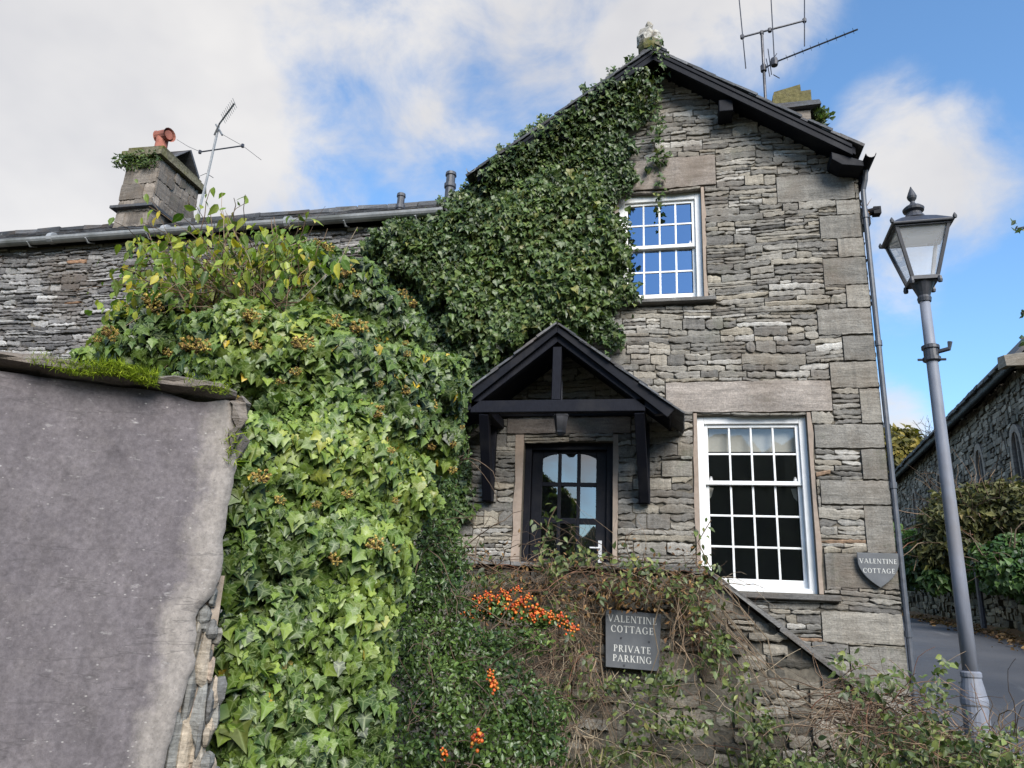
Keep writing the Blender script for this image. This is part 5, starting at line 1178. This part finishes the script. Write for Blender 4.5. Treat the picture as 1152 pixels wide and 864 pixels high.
# seedling climbing in front of the door
sd = empty('door_creeper', (-1.1, -1.3, 2), 'thin leafy green creeper rising in front of the glazed door', 'creeper')
mb = MB(); LP = []
for pts in (((600, 640), (612, 610), (618, 585), (626, 570)), ((630, 640), (655, 620), (690, 628)), ((610, 640), (640, 632), (690, 626), (750, 634)), ((618, 600), (600, 585)), ((560, 640), (540, 610)), ((800, 640), (785, 610), (800, 585))):
    q = [at(a, b, -1.5) for a, b in pts]; mb.tube(q, .004, 4)
    for u, w_ in zip(q, q[1:]):
        for _ in range(9): f_ = r.random(); LP.append(u*(1-f_) + w_*f_ + np.array([r.gauss(0, .03), r.gauss(0, .02), r.gauss(0, .03)]))
mb.build('stem', M['stem'], sd); leaves_mesh('foliage', 'oval', np.array(LP), np.tile((0, -1, .5), (len(LP), 1)), .06, M['bramble'], sd, RNG, (0, -.3, -.6), .5, .8)
# ================================================================== brambles and weeds at the foot of the wall
bb = empty('bramble_bush', (1.5, -2.6, .2), 'straggly bramble bush with brown arching stems in front of the lamp foot', 'bush')
r = random.Random(53); mb = MB(); st_, dr_ = [], []
for _ in range(240):
    a, b = r.uniform(950, 1150), r.gauss(842, 20); st_.append(at(a, b + (14 if a > 1040 else 0), -2.55 + r.uniform(-.5, .35))); dr_.append((r.gauss(-.1, .6), r.gauss(-.2, .3), r.uniform(.1, 1)))
for _ in range(230):
    a, b = r.gauss(985, 36), r.gauss(800, 14); st_.append(at(a, b, -2.3 + r.uniform(-.3, .3))); dr_.append((r.gauss(0, .7), r.gauss(-.3, .3), r.uniform(-.1, .5)))
stem_paths(mb, st_, dr_, (.22, .60), (.0016, .0042), r, .55, .24, 8); mb.build('stem', M['stem'], bb)
LP = []
for (a, b, w, h, k) in ((970, 775, 24, 12, 70), (1000, 765, 26, 12, 60), (1050, 778, 20, 14, 60), (1030, 812, 34, 12, 110), (1070, 838, 34, 10, 200), (1125, 832, 22, 12, 90), (1000, 825, 50, 14, 130), (1100, 856, 50, 9, 420), (1000, 850, 60, 12, 420), (950, 745, 16, 10, 30), (1060, 750, 10, 10, 24), (900, 858, 40, 5, 60)):
    for _ in range(k): LP.append(at(r.gauss(a, w*.7), r.gauss(b, h*.7), -2.6 + r.uniform(-.5, .35)))
k = len(LP); leaves_mesh('foliage', 'oval', np.array(LP), np.tile((0, -1, .6), (k, 1)), .042, M['bramble'], bb, RNG, (0, -.3, -.5), .55, .9)
n = 8000; xx = RNG.uniform(-1.6, 5.0, n); yy = RNG.uniform(-4.6, -1.55, n); zz = gz(xx, yy) + RNG.random(n)*.22; keep = ((xx < 2.9) | (RNG.random(n) < .1)) & ((xx > .5) | (RNG.random(n) < .25))
P = np.column_stack([xx, yy, zz])[keep]; wd = leaves_mesh('weeds', 'blade', P, RNG.normal(0, 1, (len(P), 3)), .20, M['weed'], None, RNG, (0, -.1, 1), .5, .5); wd['kind'] = 'stuff'
tag(wd, 'rough grass and weeds along the foot of the terrace wall', 'weeds')

# ================================================================== roadside bushes
def bush(name, label, cat, els, n, leaf, size, m, seed, thick=.5, tip=(0, -.2, -.6), stems=60, group=None, trunk=None, smat='stem_dark', L=(.4, 1.2), front=-.8):
    rr_ = np.random.default_rng(seed); c = np.array(els[0][0]); o = empty(name, (c[0], c[1], float(gz(c[0], c[1]))), label, cat, group)
    P, Nn, D = blob_points(els, n, rr_, thick, front); hue = rr_.random(n)*.6 + .2 + .2*np.sin(P[:, 0]*3.1 + P[:, 2]*2.7) - .15*D
    leaves_mesh('crown' if trunk else 'foliage', leaf, P, Nn + np.array([0, -.2, .4]), size, M[m], o, rr_, tip, .6, .8, .35, np.clip(hue, 0, 1))
    mb = MB(); r = random.Random(seed); idx = rr_.choice(n, stems)
    stem_paths(mb, [P[i]*.4 + c*.6 for i in idx], [P[i] - c + np.array([0, 0, .3]) for i in idx], L, (.006, .02), r, .1, .2, 7)
    if trunk: mb.build('branches', M[smat], o); tb = MB(); tb.tube(trunk[0], trunk[1], 9); tb.build('trunk', M['tree_bark'], o)
    else: mb.build('stem', M[smat], o)
    return o
bush('roadside_bush', 'big brown-green arching bush in front of the church wall', 'bush',
     [ell(1092, 594, 13, 44, 38), ell(1062, 615, 13, 24, 26), ell(1125, 582, 12.6, 40, 34), ell(1152, 592, 12.2, 38, 38), ell(1108, 616, 12.6, 42, 22), ell(1185, 600, 12, 40, 44)], 15000, 'diamond', .16, 'bush_brown', 101, .7, (.2, -.2, -.5), 220, None, None, 'stem', (.6, 2.0))
bush('roadside_bush', 'bright green leafy bush beside the house corner, above the roadside wall', 'bush',
     [ell(1028, 628, 15, 20, 24), ell(1048, 640, 14, 18, 20), ell(1012, 620, 17, 14, 26), ell(1020, 650, 14.5, 26, 10), ell(1060, 650, 13, 18, 10)], 7000, 'oval', .17, 'bush_green', 102, .6)
bush('wall_ivy', 'green ivy spilling over the top of the roadside wall', 'ivy',
     [ell(1135, 645, 9.8, 26, 20), ell(1120, 630, 10.3, 20, 16), ell(1160, 650, 9.2, 26, 22), ell(1100, 655, 10.8, 12, 8), ell(1140, 615, 10.4, 14, 12)], 6000, 'ivy3', .12, 'bush_green', 103, .5, (-.2, -.2, -1))
def trunk_to(px, py, Y, zb=None, r0=.25): p = at(px, py, Y); return ([(p[0], p[1], float(gz(p[0], Y))), tuple(p)], [r0, r0*.5])
bush('evergreen_tree', 'golden-lit bushy evergreen tree beyond the church roof end', 'tree',
     [ell(1018, 515, 46, 26, 28), ell(1004, 530, 44, 18, 40), ell(1036, 520, 46, 16, 24), ell(1024, 560, 45, 26, 50), ell(1000, 500, 46, 12, 18), ell(990, 560, 45, 30, 50)], 9000, 'oval', .42, 'sun_gold', 104, .55, (0, -.2, -.4), 60, None, trunk_to(1020, 520, 46, r0=.4), 'tree_bark', (1, 3))
bt = empty('bare_tree', (0, 0, 0), 'bare twiggy tree showing thin grey branches above the golden-lit evergreen', 'tree'); mb = MB(); mt = MB(); r = random.Random(7)
p = at(1052, 540, 52); bt.location = (p[0], 52, 3.6); mt.tube([(p[0], 52, 3.6), tuple(p), tuple(at(1050, 505, 52))], [.35, .22, .12], 8)
st_ = [at(1050 + r.gauss(0, 5), 518 + r.uniform(-12, 8), 52) for _ in range(46)]; tp = stem_paths(mb, st_, [(r.gauss(0, .55), r.gauss(0, .3), r.uniform(.5, 1.1)) for _ in st_], (1.2, 3.0), (.02, .045), r, -.1, .2, 7)
st2 = [pts[r.randrange(3, 7)] for pts in tp for _ in range(3)]; stem_paths(mb, st2, [(r.gauss(0, .7), r.gauss(0, .3), r.uniform(.2, 1)) for _ in st2], (.5, 1.3), (.012, .02), r, -.1, .25, 5)
mt.build('trunk', M['tree_bark'], bt); mb.build('branches', M['tree_bark'], bt)
# small tree just outside the right edge whose twig tips reach into the picture
tr = empty('roadside_tree', (6.3, .6, 1.0), 'dark twig tips of a roadside tree poking in at the upper right picture edge', 'tree'); mt = MB(); mb = MB(); LP = []
mt.tube([(6.3, .6, .5), (6.25, .6, 2.5), (6.1, .5, 5.0), (6.0, .5, 7.0)], [.13, .11, .08, .04], 8)
for (a, b, z) in ((1143, 257, 5.4), (1149, 352, 4.6), (1148, 381, 4.2), (1200, 300, 5), (1210, 230, 5.8)):
    q = at(a, b, .2); b0 = np.array([6.1, .5, z-.8]); pts = []
    for k in range(9): u = k/8; pts.append(b0*(1-u) + q*u + np.array([0, r.gauss(0, .04), .45*math.sin(u*math.pi*.9)*(1-u*.3) + r.gauss(0, .03)])*(k not in (0, 8)))
    mb.tube(pts, [.035*(1-u/9) + .003 for u in range(9)], 6)
    tw = stem_paths(mb, [pts[k] for k in (1, 2, 3, 4, 5) for _ in range(3)], [(r.uniform(.2, 1), r.gauss(0, .6), r.gauss(.1, .6)) for _ in range(15)], (.2, .45), (.004, .009), r, .1, .25, 5)
    for tp_ in tw:
        for e_ in tp_[2:]: LP += [e_ + np.array([r.gauss(0, .03), r.gauss(0, .03), r.gauss(0, .03)]) for _ in range(2)]
    for _ in range(7): LP.append(q + np.array([abs(r.gauss(0, .05)), r.gauss(0, .04), r.gauss(0, .04)]))
tw = stem_paths(mb, [(6.05, .5, r.uniform(4.2, 6.9)) for _ in range(26)], [(r.gauss(.3, .7), r.gauss(0, .7), r.uniform(.1, .9)) for _ in range(26)], (.6, 1.3), (.008, .018), r, .1, .2, 7)
for tp_ in tw:
    for e_ in tp_[2:]: LP += [e_ + np.array([r.gauss(0, .08), r.gauss(0, .08), r.gauss(0, .08)]) for _ in range(5)]
LP = [p for p in LP]; mt.build('trunk', M['tree_bark'], tr); mb.build('branches', M['tree_bark'], tr); leaves_mesh('crown', 'oval', np.array(LP), RNG.normal(0, 1, (len(LP), 3)), .085, M['ivy_wall'], tr, RNG, (-.6, 0, -.4), .5, .9)
# an iron post at the wall
mb = MB(); p = at(1105, 690, 10.2); mb.tube([(p[0], p[1], p[2]-.3), (p[0], p[1], p[2]+1.0)], .06, 8); mb.lathe([(.075, 0), (.08, .05), (.02, .1)], (p[0], p[1], p[2]+1.0), 8)
po = mb.build('iron_post', M['lamp_black']); tag(po, 'short dark iron post standing against the roadside wall', 'post')
# unseen wooded fells added behind the viewpoint, skyline shaped for the pane reflections
a = np.linspace(R_(185), R_(355), 171); V = []
for k, t in enumerate(a):
    for d, h in ((60, -1), (75, 4), (95, 9), (130, 15), (190, 23)):
        hh = h*(  .85 + 1.25*min(1, max(0, (math.degrees(t)-268)/5)) + .10*math.sin(k*.7+d) + .10*math.sin(k*2.3+d*.3)) if h > 0 else h; V.append((d*math.cos(t), d*math.sin(t)-8, hh))
n = 5; i, j = np.meshgrid(np.arange(n-1), np.arange(170)); b = (j*n+i).ravel(); Fc = np.stack([b, b+1, b+n+1, b+n], 1)
t = NT('wooded_fell'); v = t.mapping(); n1 = t.noise(v, .25, 8, .75); mt_ = t.done(t.ramp(n1, [(.35, (.015, .022, .010)), (.6, (.05, .065, .02)), (.8, (.10, .085, .035))]), .95, t.bump(n1, 1, 1.5), .1)
hl = fast_mesh('reflection_hills', np.array(V), Fc, np.full((len(V), 4), .5), mt_, None, True); hl['kind'] = 'structure'

# ================================================================== sky, sun, camera
SUN_AZ, SUN_EL = R_(148), R_(35)            # compass azimuth from +Y, clockwise: behind the viewpoint, to the right
w = bpy.data.worlds.new('World'); scene.world = w; w.use_nodes = True; nt = w.node_tree; nt.nodes.clear(); L = nt.links.new
def N(typ, **kw):
    nd = nt.nodes.new('ShaderNode' + typ)
    for k, v in kw.items():
        if k in nd.inputs: nd.inputs[k].default_value = v
        else: setattr(nd, k, v)
    return nd
def mth(op, a, b, clamp=False):
    nd = N('Math', operation=op, use_clamp=clamp)
    for s, v in zip(nd.inputs, (a, b)):
        if isinstance(v, (int, float)): s.default_value = v
        else: L(v, s)
    return nd.outputs[0]
sky = N('TexSky', sky_type='NISHITA', sun_disc=False, sun_elevation=SUN_EL, sun_rotation=SUN_AZ, altitude=100, air_density=1.0, dust_density=.6, ozone_density=2.0)
tc = N('TexCoord'); dirv = tc.outputs['Generated']
den = None
BL = [(40, 40, .32, 1.0), (180, 70, .19, 1.0), (60, 220, .34, 1.1), (225, 200, .15, .95), (-150, 150, .5, 1.2), (310, 30, .085, .75), (60, -220, .42, 1.0), (410, 20, .05, .5), (515, 120, .11, .56), (410, 140, .10, .38), (480, 180, .12, .42), (420, 60, .08, .42), (640, 0, .10, .5), (720, 50, .13, .68), (840, 0, .13, .62), (610, 90, .05, .45), (1010, 165, .10, .62), (1060, 150, .08, .55), (1080, 205, .10, .5), (985, 205, .08, .5), (985, 300, .10, .52), (1000, 470, .06, .7), (1075, 270, .07, .35), (440, 10, .06, .45), (600, -120, .4, .6), (None, (-.25, -.97, .16), .22, .8), (None, (-.6, -.8, .2), .3, .8)]
for (px, py, rad, wt) in BL:
    d = ray(px, py) if px is not None else np.array(py, float); d = d/np.linalg.norm(d)
    vm = N('VectorMath', operation='DISTANCE'); L(dirv, vm.inputs[0]); vm.inputs[1].default_value = tuple(d)
    mr = N('MapRange', interpolation_type='SMOOTHSTEP'); L(vm.outputs['Value'], mr.inputs[0]); mr.inputs[1].default_value = rad*1.35; mr.inputs[2].default_value = rad*.25; mr.inputs[3].default_value = 0; mr.inputs[4].default_value = wt
    den = mr.outputs[0] if den is None else mth('MAXIMUM', den, mr.outputs[0])
mp_ = N('Mapping'); L(dirv, mp_.inputs[0]); mp_.inputs['Scale'].default_value = (1, 1, 1.5)
n1 = N('TexNoise', Scale=6.5, Detail=10, Roughness=.6, Distortion=.35); L(mp_.outputs[0], n1.inputs['Vector'])
n2 = N('TexNoise', Scale=2.2, Detail=5, Roughness=.55); L(mp_.outputs[0], n2.inputs['Vector'])
sx = N('SeparateXYZ'); L(dirv, sx.inputs[0])
dd = mth('ADD', den, mth('MULTIPLY', mth('MULTIPLY', mth('SUBTRACT', n1.outputs['Fac'], .5), 1.1), mth('ADD', mth('MULTIPLY', den, 2.2, True), .12)))
mk = N('MapRange', interpolation_type='SMOOTHSTEP'); L(dd, mk.inputs[0]); mk.inputs[1].default_value = .20; mk.inputs[2].default_value = .74; mk.inputs[3].default_value = 0; mk.inputs[4].default_value = 1
crp = N('ValToRGB'); L(n2.outputs['Fac'], crp.inputs[0]); cr = crp.color_ramp; CS = .77
cr.elements[0].position = .36; cr.elements[0].color = (6.1*CS, 6.05*CS, 6.2*CS, 1); cr.elements[1].position = .64; cr.elements[1].color = (8.2*CS, 7.95*CS, 7.65*CS, 1)
tint = N('Mix', data_type='RGBA', blend_type='MULTIPLY'); tint.inputs[0].default_value = 1; L(sky.outputs[0], tint.inputs[6]); tint.inputs[7].default_value = (1.35, 1.72, 1.90, 1)
mx = N('Mix', data_type='RGBA'); L(mth('MULTIPLY', mk.outputs[0], .95), mx.inputs[0]); L(tint.outputs[2], mx.inputs[6]); L(crp.outputs[0], mx.inputs[7])
bg = N('Background', Strength=.10); L(mx.outputs[2], bg.inputs[0]); wo = N('OutputWorld'); L(bg.outputs[0], wo.inputs[0])
sl_ = bpy.data.lights.new('Sun', 'SUN'); sl_.energy = 4.4; sl_.angle = R_(34); sl_.color = (1, .94, .86); so = bpy.data.objects.new('Sun', sl_); COL.objects.link(so)
sdv = Vector((math.sin(SUN_AZ)*math.cos(SUN_EL), math.cos(SUN_AZ)*math.cos(SUN_EL), math.sin(SUN_EL))); so.rotation_euler = (-sdv).to_track_quat('-Z', 'Y').to_euler(); so.location = (-6, -14, 14)
cd = bpy.data.cameras.new('Camera'); cam = bpy.data.objects.new('Camera', cd); COL.objects.link(cam); cd.sensor_width = 36; cd.lens = F/1152*36; cd.clip_start = .05; cd.clip_end = 2000
rt, upv, bk = CR @ np.array([1, 0, 0]), CR @ np.array([0, -1, 0]), CR @ np.array([0, 0, -1])
cam.matrix_world = Matrix(((rt[0], upv[0], bk[0], CAM[0]), (rt[1], upv[1], bk[1], CAM[1]), (rt[2], upv[2], bk[2], CAM[2]), (0, 0, 0, 1)))
scene.camera = cam
scene.view_settings.view_transform = 'Standard'; scene.view_settings.look = 'None'; scene.view_settings.gamma = 1; scene.view_settings.exposure = .6; scene.view_settings.use_curve_mapping = False
scene.render.engine = 'CYCLES'
try:
    scene.cycles.max_bounces = 7; scene.cycles.transparent_max_bounces = 12; scene.cycles.use_denoising = True; scene.cycles.caustics_reflective = False; scene.cycles.caustics_refractive = False
except Exception: pass
